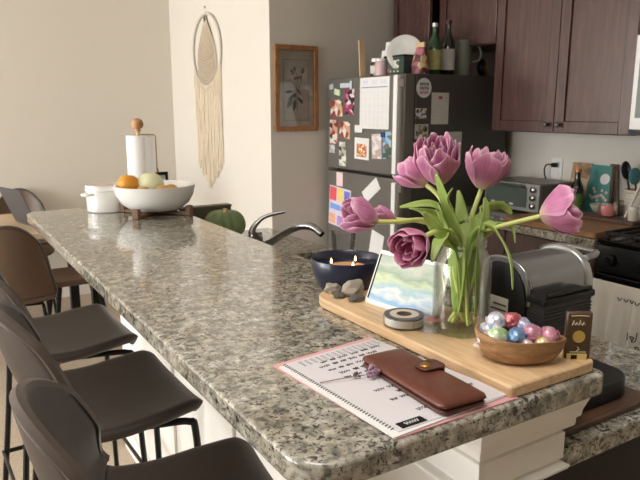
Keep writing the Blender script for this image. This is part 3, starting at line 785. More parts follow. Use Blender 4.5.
def sweet(dx, dy, z, r, col, label, rot=0):
    dx *= .88; z += .007
    rx = R(rot); r *= 1.1
    p = V((dx,dy,0)); p.rotate(Euler((0,0,ang)))
    t = thing('wrapped_sweet', label, 'sweet', (wbx+p.x, wby+p.y, BT+z), rx, 'foil wrapped sweets in the wooden bowl')
    m = MB()
    def fn(u, v):
        a = -PI/2+PI*u; b = 2*PI*v; k = 1+.06*math.sin(4*b+3*a)+.04*math.sin(9*b)
        return (1.18*r*math.cos(a)*math.cos(b)*k, r*math.cos(a)*math.sin(b)*k, .95*r*math.sin(a)*k)
    m.grid(12, 18, fn, True); m.build('wrapper', FO[col], t)
    m = MB(); m.lathe([(.0005,r*.85),(.0025,r*.95),(.0045,r*1.12),(.003,r*1.10),(.0005,r*.98)], 8); m.build('twist', FO[col], t)
    t.rotation_euler = (R(55+(rot*7)%50), R((rot*5)%60-30), R(rot*3))
sweet(-.046,.012,.030,.0145,'white','white wrapped sweet at the end of the bowl by the jar',20)
sweet(-.030,-.016,.031,.0150,'green','white and green wrapped sweet at the front rim of the bowl',60)
sweet(-.010,.018,.046,.0140,'red','red foil wrapped sweet on top of the heap',110)
sweet(-.034,.004,.050,.0135,'white','white wrapped sweet on top of the heap next to the red one',75)
sweet(-.052,-.010,.024,.0100,'peach','small peach wrapped sweet low at the end by the jar',30)
sweet(.000,-.014,.034,.0135,'blue','blue foil wrapped sweet in the middle of the front row',10)
sweet(.010,.018,.040,.0135,'lilac','lilac wrapped sweet behind the blue one',140)
sweet(.026,-.004,.036,.0140,'pink','pink foil wrapped sweet next to the blue one',60)
sweet(.052,.002,.034,.0135,'pink','deep pink wrapped sweet at the pointed end by the packet',15)
sweet(.040,-.017,.028,.0090,'yellow','small yellow wrapped sweet below the pink ones',35)
sweet(.016,-.024,.026,.0085,'peach','small peach wrapped sweet at the front rim below the blue one',90)

# packet standing by the coffee machine
pk = thing('tea_packet', 'brown packet with gold emblem standing on the board end', 'packet', (.818,.578,BT), R(-34)); pk.scale = (.74,.9,.9)
MB().box(-.026,.026,-.006,.006,.0,.082).build('wrapper', pm('brown_packet', srgb(78,58,40), .35, var=.12, scale=60, coat=.3), pk, bev=.003)
MB().box(-.022,.018,-.0085,-.0061,.0,.010).build('seal', pm('yellow_label', srgb(214,190,120), .5), pk)
MB().box(-.014,-.002,-.0092,-.0085,.0015,.0085).build('dark_mark', BLACKP, pk)
m = MB(); m.M = Matrix.Translation((0,-.0062,.040)) @ Matrix.Rotation(R(90),4,'X'); m.lathe([(0,0),(.0125,0),(.0125,.0008),(0,.0008)], 24, sx=1, sy=.85); m.build('emblem', GOLD, pk)
m = MB()
for x, s_ in ((-.012,.8),(-.006,.5),(.001,.9),(.008,.6)):
    m.tube([(x-.003,-.0066,.060),(x,-.0066,.060+.010*s_),(x+.003,-.0066,.061),(x-.002,-.0066,.064)], .0009, 5)
m.build('lettering', pm('cream_ink', srgb(206,194,160), .6), pk)
for pts_ in ([(-.018,-.0066,.076),(.0,-.0066,.077),(.018,-.0066,.076)], [(-.016,-.0066,.013),(.016,-.0066,.013)]):
    MB().tube(pts_, .0007, 5).build('border_line', pm('cream_ink_line', srgb(206,194,160), .6), pk)
MB().tube([(-.002,-.0066,.022),(.003,-.0066,.018),(-.003,-.0066,.015)], .0008, 5).build('monogram', pm('cream_ink_mark', srgb(206,194,160), .6), pk)
gt = MB().prism(rot2([(-.022,-.013),(.022,-.013),(.022,.013),(-.022,.013)], R(20)), 0, .002).build('gift_tag', PAPER, loc=(.752,.690,BT))
gt.location = (.748,.694,BT)
tag(gt, 'small black and white tag lying by the foot of the jar', 'tag')
MB().prism(rot2([(-.018,-.010),(.004,-.010),(.010,.009),(-.018,.009)], R(20)), .0021, .0026).build('dark_pattern', BLACKP, gt)

# ---- notepad, wallet, sprig
NA = [(.430,.832),(.632,.856),(.664,.553),(.447,.553)]
def quad(pts, z0, z1): return MB().prism(list(reversed(pts)), z0, z1)
def lerp(a, b, t): return (a[0]+(b[0]-a[0])*t, a[1]+(b[1]-a[1])*t)
def P2(u, v):   # u across (0 stool side..1 board side), v from far (0) to near (1)
    return lerp(lerp(NA[0], NA[1], u), lerp(NA[3], NA[2], u), v)
np_ = thing('notepad', 'pink bordered handwritten notepad lying under the wallet', 'notepad', (0,0,0))
np_.location = (.54,.70,BAR)
def loc2(p): return (p[0]-.54, p[1]-.70)
quad([loc2(P2(0,0)), loc2(P2(1,0)), loc2(P2(1,1)), loc2(P2(0.02,1))], .0003, .0022).build('pink_sheet', PINKP, np_, smooth=False)
quad([loc2(P2(.01,.055)), loc2(P2(.95,.06)), loc2(P2(.985,.965)), loc2(P2(.005,1.0))], .0024, .0046).build('white_sheet', PAPER, np_, smooth=False)
quad([loc2(P2(.07,.05)), loc2(P2(.97,.055)), loc2(P2(.98,.965)), loc2(P2(.06,.975))], .0048, .0056).build('top_sheet', pm('paper_top', srgb(208,203,205), .8, var=.02), np_, smooth=False)
m = MB()
for k in range(46):
    v_ = .06+.9*k/46; a = loc2(P2(.045,v_)); b_ = loc2(P2(.065,v_))
    m.tube([(a[0],a[1],.0052),(b_[0],b_[1],.0062)], .0007, 5)
m.build('perforation', INK, np_)
rnd = random.Random(7)
m = MB()
rows = [(.16,.30,.86),(.21,.24,.70),(.27,.26,.74),(.33,.30,.66),(.39,.28,.60),(.60,.30,.66),(.66,.42,.78),(.72,.30,.86),(.80,.5,.9),(.86,.34,.72)]
for v_, ua, ub in rows:
    u_ = ua; pts = []
    while u_ < ub:
        wl = rnd.uniform(.05,.11); pts = []
        nn = 9
        for q in range(nn):
            p = loc2(P2(u_+wl*q/nn, v_+(.014 if q % 2 else -.014)*rnd.uniform(.4,1.0))); pts.append((p[0],p[1],.0060))
        m.tube(pts, .00058, 4); u_ += wl+.02
m.build('handwriting', INK, np_)['kind'] = 'stuff'
m = MB()
for r_ in range(4):
    pts = [loc2(P2(.16+.8*q/30, .085+.018*r_)) for q in range(31)]
    for q in range(0,30,2): m.tube([(pts[q][0],pts[q][1],.0059),(pts[q+1][0],pts[q+1][1],.0059)], .0006, 4)
m.build('dotted_rules', pm('grey_print', srgb(150,146,150), .8), np_)
quad([loc2(P2(.105,.915)), loc2(P2(.29,.915)), loc2(P2(.29,.965)), loc2(P2(.105,.965))], .0057, .0064).build('black_heading', BLACKP, np_, smooth=False)
m = MB()
pts = []
for q in range(11):
    p = loc2(P2(.15+.10*q/10, .94+(.010 if q % 2 else -.010))); pts.append((p[0],p[1],.0067))
m.tube(pts, .0006, 4); m.build('heading_script', PAPER, np_)

wl = thing('wallet', 'brown leather long wallet with snap tab lying on the notepad', 'wallet', (.573,.653,BAR+.0068), R(-3))
def wal(x0,x1,y0,y1,z0,z1,r): return MB().prism(rrect(x0,x1,y0,y1,r,5), z0, z1)
wal(-.039,.039,-.098,.098,0,.006,.012).build('back_panel', WALLETD, wl, bev=.003)
wal(-.036,.036,-.094,.094,.0061,.0105,.010).build('inner_pages', pm('wallet_lining', srgb(70,44,36), .7), wl, bev=.001)
m = MB()
def wtop(u, v):
    a, b_ = u*2-1, v*2-1
    k = 1/((abs(a)**7+abs(b_)**7)**(1/7)) if (a or b_) else 1
    k = min(1.0, k) if max(abs(a),abs(b_)) > .0 else 1
    x, y = a*.040*(1-.045*abs(a)**8*abs(b_)**14*2), b_*.099*(1-.02*abs(a)**14*abs(b_)**8*2)
    e = 1-max(abs(a)**6, abs(b_)**14)
    z = .0105 + .0065*max(0,e)**.55 + .0012*math.sin(v*9)*math.sin(u*3)
    return (x, y, z)
m.grid(24, 40, wtop); m.build('flap', WALLET, wl, solid=.003, soff=-1)
m = MB(); m.prism(rrect(.004,.0455,-.006,.026,.010,6), .0178, .0205); m.box(.0415,.0455,.0,.020,.004,.0178)
tb = m.build('snap_tab', WALLETD, wl, bev=.001, label='darker leather snap tab')
m = MB(); m.lathe([(0,.0026),(.0055,.0024),(.0075,.001),(.008,0),(0,0)], 20); m.build('snap', BRASS, tb, loc=(.017,.010,.0205))

sg = thing('dried_flower_sprig', 'dried purple flower sprig lying on the notepad beside the wallet', 'flower sprig', (.54,.74,BAR+.0068))
A_ = V((.4517,.728,0))-V((.54,.74,0)); B_ = V((.519,.7105,0))-V((.54,.74,0))
MB().tube([A_+V((0,0,.001)), A_.lerp(B_,.5)+V((0,0,.003)), B_+V((0,0,.004))], .0009, 6).build('stem', pm('dry_stem', srgb(150,130,116), .8), sg)
rnd = random.Random(3)
for c, cl, n_, s_ in ((B_+V((.010,-.006,.009)), srgb(150,120,136), 16, .010), (B_+V((-.012,.004,.006)), srgb(96,74,84), 9, .006)):
    m = MB()
    for k in range(n_):
        d = V((rnd.gauss(0,1),rnd.gauss(0,1),rnd.gauss(0,.7))).normalized()*s_*rnd.uniform(.4,1)
        p = c+d; p.z = max(p.z, .003)
        m.ball(p, s_*.34, s_*.34, s_*.28, 7, 5)
    m.build('blossom', pm('dry_blossom', cl, .9, var=.3, scale=300), sg)

# ------------------------------------------------------------------ coffee machine on the lower counter
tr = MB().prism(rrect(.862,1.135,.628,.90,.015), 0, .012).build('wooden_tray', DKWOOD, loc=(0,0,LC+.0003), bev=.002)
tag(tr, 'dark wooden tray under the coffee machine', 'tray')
cmz = LC+.0125
cf = thing('coffee_machine', 'black and silver pod coffee machine behind the tulip jar', 'coffee machine', (1.0,.78,cmz))
def L3(m): 
    m.v = [(x-1.0, y-.78, z-cmz) for x,y,z in m.v]; return m
L3(MB().prism(rrect(.872,1.118,.655,.875,[.02,.05,.05,.02],8), cmz, cmz+.038)).build('base', BLACKP, cf, bev=.004, seg=3)
L3(MB().box(.878,1.03,.728,.842,cmz+.0385,1.150)).build('body', BLACKP, cf, bev=.006)
def barrel(x0, x1, y0, y1, zb, zt, n=20):
    pts = [(y0, zb)] ; yc = (y0+y1)/2; ry = (y1-y0)/2
    for k in range(n+1):
        a = PI - PI*k/n
        pts.append((yc+ry*math.cos(a), zb+.02+(zt-zb-.02)*math.sin(a)**.8))
    pts.append((y1, zb))
    m = MB(); nn = len(pts)
    vs = [(x,p[0],p[1]) for x in (x0,x1) for p in pts]
    fs = [tuple(range(nn)), tuple(reversed(range(nn,2*nn)))] + [(i,(i+1)%nn,nn+(i+1)%nn,nn+i) for i in range(nn)]
    return m.add(vs, fs)
L3(barrel(.884,1.032,.722,.848,1.125,1.198)).build('top_cover', SILVER, cf, bev=.002)
L3(barrel(.8765,.8838,.719,.851,1.120,1.202)).build('rear_trim', CHROME, cf, bev=.002)
L3(barrel(.874,.8765,.727,.843,1.09,1.192)).build('rear_panel', BLACKP, cf)
L3(barrel(1.0325,1.050,.716,.854,1.110,1.204)).build('front_collar', pm('pale_silver', srgb(178,178,174), .3, .6), cf, bev=.004)
L3(MB().box(1.050,1.068,.735,.835,1.07,1.178)).build('brew_head', SILVER, cf, bev=.010, seg=3)
L3(MB().tube([(1.045,.735,1.186),(1.070,.735,1.190),(1.090,.75,1.190),(1.092,.80,1.190),(1.070,.83,1.190),(1.045,.835,1.186)], .007, 10, smooth=5)).build('lever_handle', SILVER, cf)
L3(MB().box(.8725,.8779,.764,.808,1.055,1.125)).build('rating_label', pm('label_grey', srgb(196,192,184), .5), cf)
m = MB()
for k in range(8):
    m.box(.8717,.8724,.768+.004*k,.770+.004*k,1.062,1.09)
m.box(.8717,.8724,.768,.804,1.100,1.103); m.box(.8717,.8724,.768,.798,1.110,1.113)
L3(m).build('label_print', INK, cf)
m = MB()
m.box(.892,1.018,.690,.7275,.966,1.130)
for k in range(24):
    z = .975+.0062*k
    m.box(.8905,1.0195,.6885,.69,z,z+.0032); m.box(1.018,1.0195,.69,.7275,z,z+.0032); m.box(.8905,.892,.69,.7275,z,z+.0032)
m.v = [(x-.012,y,z) for x,y,z in m.v]; L3(m).build('ribbed_pod_bin', pm('dark_grey_plastic', srgb(42,42,44), .35), cf)
m = MB(); a_ = rrect(.886,1.024,.684,.728,.006); 
m.prism(a_, 1.1305, 1.143); m.v = [(x-.012,y,z) for x,y,z in m.v]; L3(m).build('bin_rim', BLACKP, cf, bev=.003)
L3(MB().tube([(.885,.690,1.147),(1.002,.690,1.147)], .004, 8)).build('bin_lip', BLACKP, cf)

# ------------------------------------------------------------------ fridge
FX, FY0, FY1, FZ = 2.2, 2.70, 3.46, 1.65
fr = thing('refrigerator', 'dark stainless top-freezer fridge covered in photos and magnets', 'refrigerator', (2.6,3.08,0))
def LF(m): m.v = [(x-2.6,y-3.08,z) for x,y,z in m.v]; return m
LF(MB().box(2.275,2.98,FY0,FY1,.03,FZ)).build('cabinet', FRIDGESIDE, fr, bev=.006)
dr1 = LF(MB().box(FX,2.27,FY0,FY1,1.105,FZ-.002)).build('freezer_door', STEELD, fr, bev=.008, seg=3)
dr2 = LF(MB().box(FX,2.27,FY0,FY1,.06,1.088)).build('fridge_door', STEELD, fr, bev=.008, seg=3)
LF(MB().box(FX-.050,FX-.034,2.704,2.738,1.12,1.64).box(FX-.034,FX-.0005,2.710,2.732,1.14,1.18).box(FX-.034,FX-.0005,2.710,2.732,1.58,1.62)).build('handle', WHITEP, dr1, bev=.004, seg=3)
LF(MB().box(FX-.050,FX-.034,2.704,2.738,.55,1.075).box(FX-.034,FX-.0005,2.710,2.732,.57,.61).box(FX-.034,FX-.0005,2.710,2.732,1.02,1.06)).build('handle', WHITEP, dr2, bev=.004, seg=3)
for y in (2.76,3.4): LF(MB().box(2.3,2.36,y-.03,y+.03,0,.03)).build('foot', BLACKP, fr)

def on_front(name, label, cat, yc, zc, w_, h_, mat, tilt=0, group='photos and cards on the fridge door', th=.0012, off=0, parts=()):
    o = MB().box(-th, 0, -w_/2, w_/2, -h_/2, h_/2).build(name, mat, loc=(FX-.0004-off, yc, zc), rot=(R(tilt),0,0), smooth=False)
    tag(o, label, cat, group)
    for (pn, y_, z_, ww, hh, pmx) in parts:
        MB().box(-th-.0008, -th-.0001, y_-ww/2, y_+ww/2, z_-hh/2, z_+hh/2).build(pn, pmx, o, smooth=False)
    return o
SKIN = srgb(206,160,136)
PH1 = print_mat('photo_a', [srgb(58,44,44), SKIN, srgb(150,60,64), srgb(222,214,206)], 32, 1)
PH2 = print_mat('photo_b', [srgb(120,70,56), SKIN, srgb(214,176,110), srgb(226,214,204), srgb(150,72,60)], 34, 2)
PH3 = print_mat('photo_c', [srgb(200,110,140), srgb(60,44,50), srgb(222,206,206), srgb(150,60,90)], 34, 3)
PH4 = print_mat('photo_d', [srgb(64,62,50), srgb(190,186,170), srgb(120,118,96), srgb(226,222,212)], 34, 4)
PH5 = print_mat('photo_e', [srgb(96,150,200), srgb(150,190,220), srgb(120,110,90), srgb(70,90,70)], 26, 5)
FLW = print_mat('flower_print', [srgb(196,120,60), srgb(226,170,80), srgb(170,80,60), srgb(236,228,216), srgb(220,150,110)], 80, 6)
RAIN = ramp_mat('painted_rainbow', [(0,srgb(220,70,86)),(.18,srgb(240,150,90)),(.34,srgb(240,214,96)),(.48,srgb(236,236,240)),(.60,srgb(110,140,220)),(.76,srgb(226,150,190)),(.9,srgb(232,140,70))], 9, detail=1, rough=.8, stretch=(1,1.2,1.2))
LINE = pm('calendar_line', srgb(214,215,220), .8); BLUEL = pm('calendar_header', srgb(120,140,176), .8)
cal_parts = [('header_rule',0,.088,.24,.005,BLUEL)] + [('month_picture',-.085+.085*k,.116,.05,.022,LINE) for k in range(3)] + [('grid_line',0,.06-.036*k,.24,.0022,LINE) for k in range(6)] + [('grid_line',-.12+.04*k,-.03,.0016,.2,LINE) for k in range(7)]
on_front('wall_calendar', 'large white month calendar on the freezer door', 'calendar', 2.965, 1.497, .275, .285, PAPER, parts=cal_parts, th=.004)
on_front('arrow_magnet', 'pale blue arrow shaped magnet at the top of the freezer door', 'magnet', 3.251, 1.604, .12, .026, pm('pale_blue', srgb(196,206,212), .4), group='fridge magnets', th=.004, parts=[('arrow_head',-.055,0,.02,.05,pm('pale_blue_head', srgb(196,206,212), .4))])
on_front('butterfly_magnet', 'pale green butterfly magnet below the arrow magnet', 'magnet', 3.345, 1.566, .06, .035, pm('pale_green', srgb(206,220,180), .4), 10, group='fridge magnets', th=.004)
on_front('magnet', 'grey magnet in the far top corner of the freezer door', 'magnet', 3.41, 1.60, .045, .03, pm('grey_magnet', srgb(176,180,190), .4), -10, group='fridge magnets', th=.004)
on_front('photo_print', 'pink toned photo under the arrow magnet', 'photo', 3.215, 1.508, .098, .15, PH3, 2)
on_front('photo_print', 'warm toned group photo on the far side of the pink one', 'photo', 3.355, 1.47, .13, .10, PH2, -2)
on_front('photo_print', 'tall photo strip at the far edge of the freezer door', 'photo', 3.385, 1.328, .085, .145, PH1)
on_front('photo_print', 'reddish photo below the pink toned one', 'photo', 3.262, 1.342, .11, .10, PH2, 3)
on_front('paper_note', 'small white note under the calendar corner', 'note', 3.11, 1.352, .075, .042, PAPER, off=.006)
on_front('photo_print', 'little white square card at the low far corner of the freezer door', 'card', 3.40, 1.222, .06, .05, print_mat('qr_card', [srgb(226,224,220), srgb(200,200,200), srgb(160,160,160)], 90))
on_front('photo_print', 'dark wedding photo low on the freezer door', 'photo', 3.283, 1.196, .075, .145, PH4)
on_front('greeting_card', 'white card with a ring of orange flowers under the calendar', 'card', 3.083, 1.238, .145, .125, PAPER, 1, parts=[('flower_wreath',0,-.01,.10,.075,FLW)])
on_front('greeting_card', 'pale striped card beside the orange flower card', 'card', 2.938, 1.258, .09, .14, print_mat('striped_card', [srgb(222,214,206), srgb(206,190,190), srgb(226,224,222), srgb(190,170,160)], 30), -3)
on_front('photo_print', 'blue sky photo next to the freezer handle', 'photo', 2.842, 1.268, .075, .15, PH5)
on_front('round_magnet', 'shiny blue round magnet holding the striped card', 'magnet', 2.876, 1.325, .032, .026, pm('blue_magnet', srgb(44,70,130), .2), group='fridge magnets', th=.008, off=.002)
on_front('paper_note', 'pale pink note at the top of the lower fridge door', 'note', 3.315, 1.038, .07, .085, pm('pale_pink_note', srgb(232,206,206), .8))
BL = lambda n, c: pm('paint_'+n, c, .8, var=.25, scale=40)
on_front('childs_drawing', 'child painting with bright colour blots on the lower fridge door', 'drawing', 3.315, .862, .235, .25, pm('painting_paper', srgb(214,206,224), .8, var=.08, scale=25), 4,
  parts=[('paint_blot',.075,.075,.075,.085,BL('red',srgb(226,92,96))),('paint_blot',-.002,.078,.06,.08,BL('yellow',srgb(236,208,110))),('paint_blot',-.078,.07,.06,.085,BL('violet',srgb(120,120,196))),
         ('paint_blot',.045,-.005,.12,.035,BL('blue',srgb(130,160,222))),('paint_blot',-.07,-.02,.07,.06,BL('pink',srgb(226,140,170))),('paint_blot',.075,-.085,.07,.06,BL('peach',srgb(232,176,136))),('paint_blot',-.015,-.085,.07,.06,BL('lilac',srgb(184,140,196)))])
on_front('paper_note', 'white sheet hung askew on the lower fridge door', 'note', 2.985, 1.003, .17, .075, PAPER, -36)
on_front('paper_note', 'white folded sheet low on the fridge door near the handle', 'note', 2.925, .69, .12, .15, PAPER, 12)

def on_side(name, label, cat, xc, zc, w_, h_, mat, tilt=0, th=.0012, group='papers on the side of the fridge'):
    o = MB().box(-w_/2, w_/2, -th, 0, -h_/2, h_/2).build(name, mat, loc=(xc, FY0+.0003, zc), rot=(0,R(tilt),0), smooth=False)
    return tag(o, label, cat, group)
m = MB(); m.M = Matrix.Rotation(R(90),4,'X'); m.lathe([(0,0),(.052,0),(.052,.0015),(0,.0015)], 32)
o = m.build('round_sticker', PAPER, loc=(2.33,FY0+.0003,1.576)); tag(o, 'round white sticker with three lines of block letters on the fridge side', 'sticker', 'papers on the side of the fridge')
for row, (z, cl) in enumerate(((.020,srgb(50,52,84)),(-.002,srgb(60,84,120)),(-.024,srgb(176,84,110)))):
    m = MB()
    for k in range(4):
        x = -.030+.0165*k
        m.box(x,x+.0035,-.0024,-.0016,z-.008,z+.008); m.box(x+.0075,x+.011,-.0024,-.0016,z-.008,z+.008); m.box(x,x+.011,-.0024,-.0016,z+(.0045 if (k+row)%2 else -.0015),z+(.008 if (k+row)%2 else .002))
    m.build('lettering', pm('sticker_ink_%d' % row, cl, .5), o, smooth=False)
o = on_side('paper_note', 'tall white note with red print on the fridge side', 'note', 2.449, 1.468, .125, .17, pm('aged_paper', srgb(206,202,194), .8))
MB().box(-.012,.014,-.0022,-.0014,.05,.066).build('red_print', pm('red_print_note', srgb(170,90,80), .7), o, smooth=False)
for k in range(6): MB().box(-.045,.045,-.0020,-.0014,.03-.016*k,.032-.016*k).build('text_line', LINE, o, smooth=False)
on_side('small_card', 'small spotted card below the round sticker', 'card', 2.315, 1.442, .075, .055, print_mat('spotted_card', [srgb(206,204,200), srgb(90,88,88), srgb(214,212,208), srgb(190,186,182)], 60))
o = on_side('photo_print', 'dark framed photo low on the fridge side behind the tulip', 'photo', 2.322, 1.345, .095, .08, pm('photo_border', srgb(190,186,180), .6))
MB().box(-.040,.040,-.002,-.0013,-.033,.033).build('picture', PH4, o, smooth=False)
on_side('paper_sheet', 'white sheet on the fridge side hidden behind the highest tulip', 'paper', 2.555, 1.25, .13, .18, pm('aged_paper_b', srgb(196,194,188), .8))

# ---- on top of the fridge
FT = FZ+.0005
def at_top(x, y): return (x, y, FT)
o = MB().box(-.02,.02,-.004,.004,0,.21).build('paint_stick', PALEW, loc=at_top(2.262,3.17), rot=(R(-5),R(0),0), bev=.001); o.location.z += .001
tag(o, 'flat pale wooden stick standing on top of the fridge', 'stick')
def lathe_thing(name, label, cat, loc, parts, group=None, rz=0):
    t = thing(name, label, cat, loc, rz, group)
    for pn, prof_, mt in parts: MB().lathe(prof_, 28).build(pn, mt, t)
    return t
WHL = pm('white_label', srgb(206,202,192), .6)
lathe_thing('spice_jar', 'small white jar beside the wooden stick on the fridge', 'jar', at_top(2.30,3.085), [('body',[(0,0),(.034,0),(.036,.01),(.036,.07),(.03,.08),(0,.08)],glass_thin('jar_glass',(.9,.9,.9,1))),('label',[(.0365,.015),(.037,.015),(.037,.06),(.0365,.06)],WHL),('lid',[(0,.0805),(.031,.0805),(.031,.1),(0,.1)],WHITEP)])
lathe_thing('spice_jar', 'pinkish jar in front of the standing cards on the fridge', 'jar', at_top(2.27,3.00), [('body',[(0,0),(.034,0),(.036,.01),(.036,.07),(.03,.08),(0,.08)],pm('pink_jar', srgb(206,176,176), .4)),('lid',[(0,.0805),(.031,.0805),(.031,.092),(0,.092)],WHITEP)])
for (x,y,rz,tl,w_,h_,lab,mt) in ((2.335,3.03,-60,14,.10,.15,'white card with pink heart leaning among the jars on the fridge',pm('card_white_a', srgb(232,228,224), .7)),(2.385,3.06,-75,8,.12,.20,'taller white envelope behind the heart card on the fridge',pm('card_white_b', srgb(226,224,218), .7))):
    o = MB().box(-w_/2,w_/2,-.001,.001,0,h_).build('greeting_card', mt, loc=at_top(x,y), rot=(R(-tl),R(0 if w_ > .11 else 0),R(rz)), smooth=False); o.location.z += .001
    tag(o, lab, 'card', 'cards standing on the fridge')
    if w_ < .11:
        MB().box(-.03,.03,-.0022,-.0011,.03,.08).build('heart_print', pm('heart_print', srgb(190,140,144), .7), o, smooth=False)
bk = thing('wire_basket', 'dark green basket of small packets on the front edge of the fridge', 'basket', at_top(2.355,2.90))
m = MB(); m.box(-.075,.075,-.085,.085,0,.012); 
for s_ in (-1,1): m.box(s_*.075-.003,s_*.075+.003,-.085,.085,0,.10); m.box(-.075,.075,s_*.085-.003,s_*.085+.003,0,.10)
m.build('body', pm('dark_green', srgb(44,62,52), .5, var=.3, scale=60), bk, bev=.002)
m = MB(); m.tube([(-.075,-.085,.10),(.075,-.085,.10),(.075,.085,.10),(-.075,.085,.10)], .006, 8, closed=True); m.build('rim', BLACKP, bk)
m = MB(); m.box(-.0785,-.078,-.05,.05,.015,.08); m.build('label_panel', print_mat('basket_label', [srgb(206,206,196), srgb(70,84,72), srgb(150,60,60), srgb(196,190,180)], 45), bk)
pl0 = None
for k in range(3):
    m = MB(); m.lathe([(0,0),(.055,0),(.07,.004),(.098,.012),(.1,.016),(.096,.017),(.066,.009),(0,.006)], 40)
    o = m.build('plate', pm('plate_glaze', srgb(214,212,206), .3), loc=(2.335+.016*k, 2.875+.018*k, FT+.115), rot=(0,R(-78),R(48)))
    tag(o, ['white plate foremost of the plates leaning on the fridge basket', 'white plate in the middle of the leaning plates', 'pale grey plate rearmost of the leaning plates'][k], 'plate', 'plates standing on the fridge')
bg = thing('snack_bag', 'crumpled pink and tan snack bag behind the green bottle', 'bag', at_top(2.37,2.785))
m = MB()
from mathutils import noise as NZ
def bagf(u, v):
    b = 2*PI*v; r = .05*(1-.25*u)*(1+.2*NZ.noise(V((math.cos(b)*2,math.sin(b)*2,u*4))))
    fl = 1-u**3*.85
    return (r*math.cos(b)*fl, r*math.sin(b)*1.0, .145*u)
m.grid(12, 24, bagf, True); m.build('wrapper', print_mat('bag_print', [srgb(150,84,96), srgb(96,50,56), srgb(196,170,130), srgb(176,110,120)], 30), bg)
m = MB(); m.M = Matrix.Translation((0,0,.143)); m.box(-.006,.006,-.035,.035,0,.025); m.build('folded_top', pm('tan_paper', srgb(200,174,132), .7), bg)
def bottle(name, label, loc, h, r, gm, capm, labm, neck=.013):
    return lathe_thing(name, label, 'bottle', loc, [('glass',[(0,0),(r*.9,0),(r,.006),(r,h*.55),(r*.85,h*.64),(neck*1.15,h*.76),(neck,h*.80),(neck,h*.93),(0,h*.93)],gm),
        ('cap',[(0,h*.93),(neck*1.25,h*.93),(neck*1.25,h),(0,h)],capm),('label',[(r+.0004,h*.1),(r+.0012,h*.1),(r+.0012,h*.48),(r+.0004,h*.48)],labm)])
bottle('sparkling_bottle','green glass bottle with silver cap on top of the fridge',at_top(2.47,2.785),.275,.041,GREENG,pm('silver_cap', srgb(206,204,200), .35, .5),pm('olive_label', srgb(160,156,96), .5, var=.35, scale=60))
bottle('wine_bottle','dark wine bottle with white label on top of the fridge',at_top(2.585,2.80),.30,.038,DARKG,pm('wine_capsule', srgb(70,34,38), .4),pm('white_wine_label', srgb(206,204,198), .6))
o = bottle('olive_oil_bottle','slim green bottle squeezed behind the two front bottles on the fridge',at_top(2.575,2.90),.23,.028,GREENG,BLACKP,pm('green_label', srgb(90,110,70), .5))
pc = thing('pitcher', 'tall sage green ceramic pitcher on top of the fridge', 'pitcher', at_top(2.70,2.80))
MB().lathe([(0,0),(.044,0),(.047,.005),(.047,.19),(.048,.198),(.045,.198),(.043,.19),(.043,.008),(0,.008)], 36).build('body', SAGE, pc)
MB().tube([(.040,-.024,.165),(.070,-.045,.168),(.086,-.056,.13),(.076,-.05,.09),(.040,-.024,.075)], .0065, 8, smooth=5).build('handle', SAGE, pc)
bw = thing('gold_bowl', 'black bowl with gold inside tipped up beside the pitcher', 'bowl', (2.86,2.80,FT+.051), 0)
m = MB(); m.M = Matrix.Rotation(R(80),4,'X') @ Matrix.Rotation(R(30),4,'Y')
m.lathe([(0,-.028),(.024,-.026),(.043,-.01),(.051,.012)], 32); m.build('outside', BLACKP, bw, solid=.002, soff=1)
m = MB(); m.M = Matrix.Rotation(R(80),4,'X') @ Matrix.Rotation(R(30),4,'Y'); m.lathe([(0,-.0255),(.022,-.024),(.041,-.009),(.0495,.012)], 32); m.build('gold_lining', BRASS, bw)

# ------------------------------------------------------------------ wall cabinets
UX = 2.72; UZ = 1.346
def shaker(parent, y0, y1, z0, z1, knob=None, ajar=0, hinge='hi'):
    """door in plane x = UX, facing -x; local frame of parent is world"""
    m = MB()
    th = .02; fw = .055
    # hinge at y1 when ajar
    pv = V((UX, y1, 0))
    if ajar: m.M = Matrix.Translation(pv) @ Matrix.Rotation(ajar, 4, 'Z') @ Matrix.Translation(-pv)
    m.box(UX-th, UX, y0, y0+fw, z0, z1); m.box(UX-th, UX, y1-fw, y1, z0, z1)
    m.box(UX-th, UX, y0+fw, y1-fw, z0, z0+fw); m.box(UX-th, UX, y0+fw, y1-fw, z1-fw, z1)
    m.box(UX-th+.010, UX-.002, y0+fw, y1-fw, z0+fw, z1-fw)
    d = m.build('door', WENGE, parent, bev=.0018)
    if knob is not None:
        k = MB(); k.M = Matrix.Translation((UX-th,knob,z0+.038)) @ Matrix.Rotation(R(-90),4,'Y')
        k.lathe([(.006,0),(.005,.012),(.012,.017),(.0135,.023),(.010,.028),(0,.029)], 20); k.build('knob', pm('dark_nickel', srgb(96,92,88), .25, .9), d)
    return d
wc = thing('wall_cabinet', 'tall dark wood wall cabinet with two doors beside the microwave', 'cabinet')
MB().box(UX+.001, XR-.002, 1.735, 2.555, UZ, 2.42).build('carcass', WENGE, wc, bev=.002)
shaker(wc, 2.146, 2.553, UZ+.004, 2.41, knob=2.18); shaker(wc, 1.737, 2.142, UZ+.004, 2.41, knob=2.108)
fc2 = thing('fridge_cabinet', 'short dark wood cabinet above the fridge with one door ajar', 'cabinet')
m = MB(); fz0 = 1.815
m.box(UX+.001, XR-.002, 2.5565, 2.575, fz0, 2.42); m.box(UX+.001, XR-.002, 3.43, 3.45, fz0, 2.42); m.box(UX+.001, XR-.002, 2.575, 3.43, fz0, fz0+.018); m.box(UX+.001, XR-.002, 2.575, 3.43, 2.40, 2.42); m.box(XR-.02, XR-.002, 2.575, 3.43, fz0+.018, 2.40)
m.build('carcass', WENGE, fc2, bev=.001)
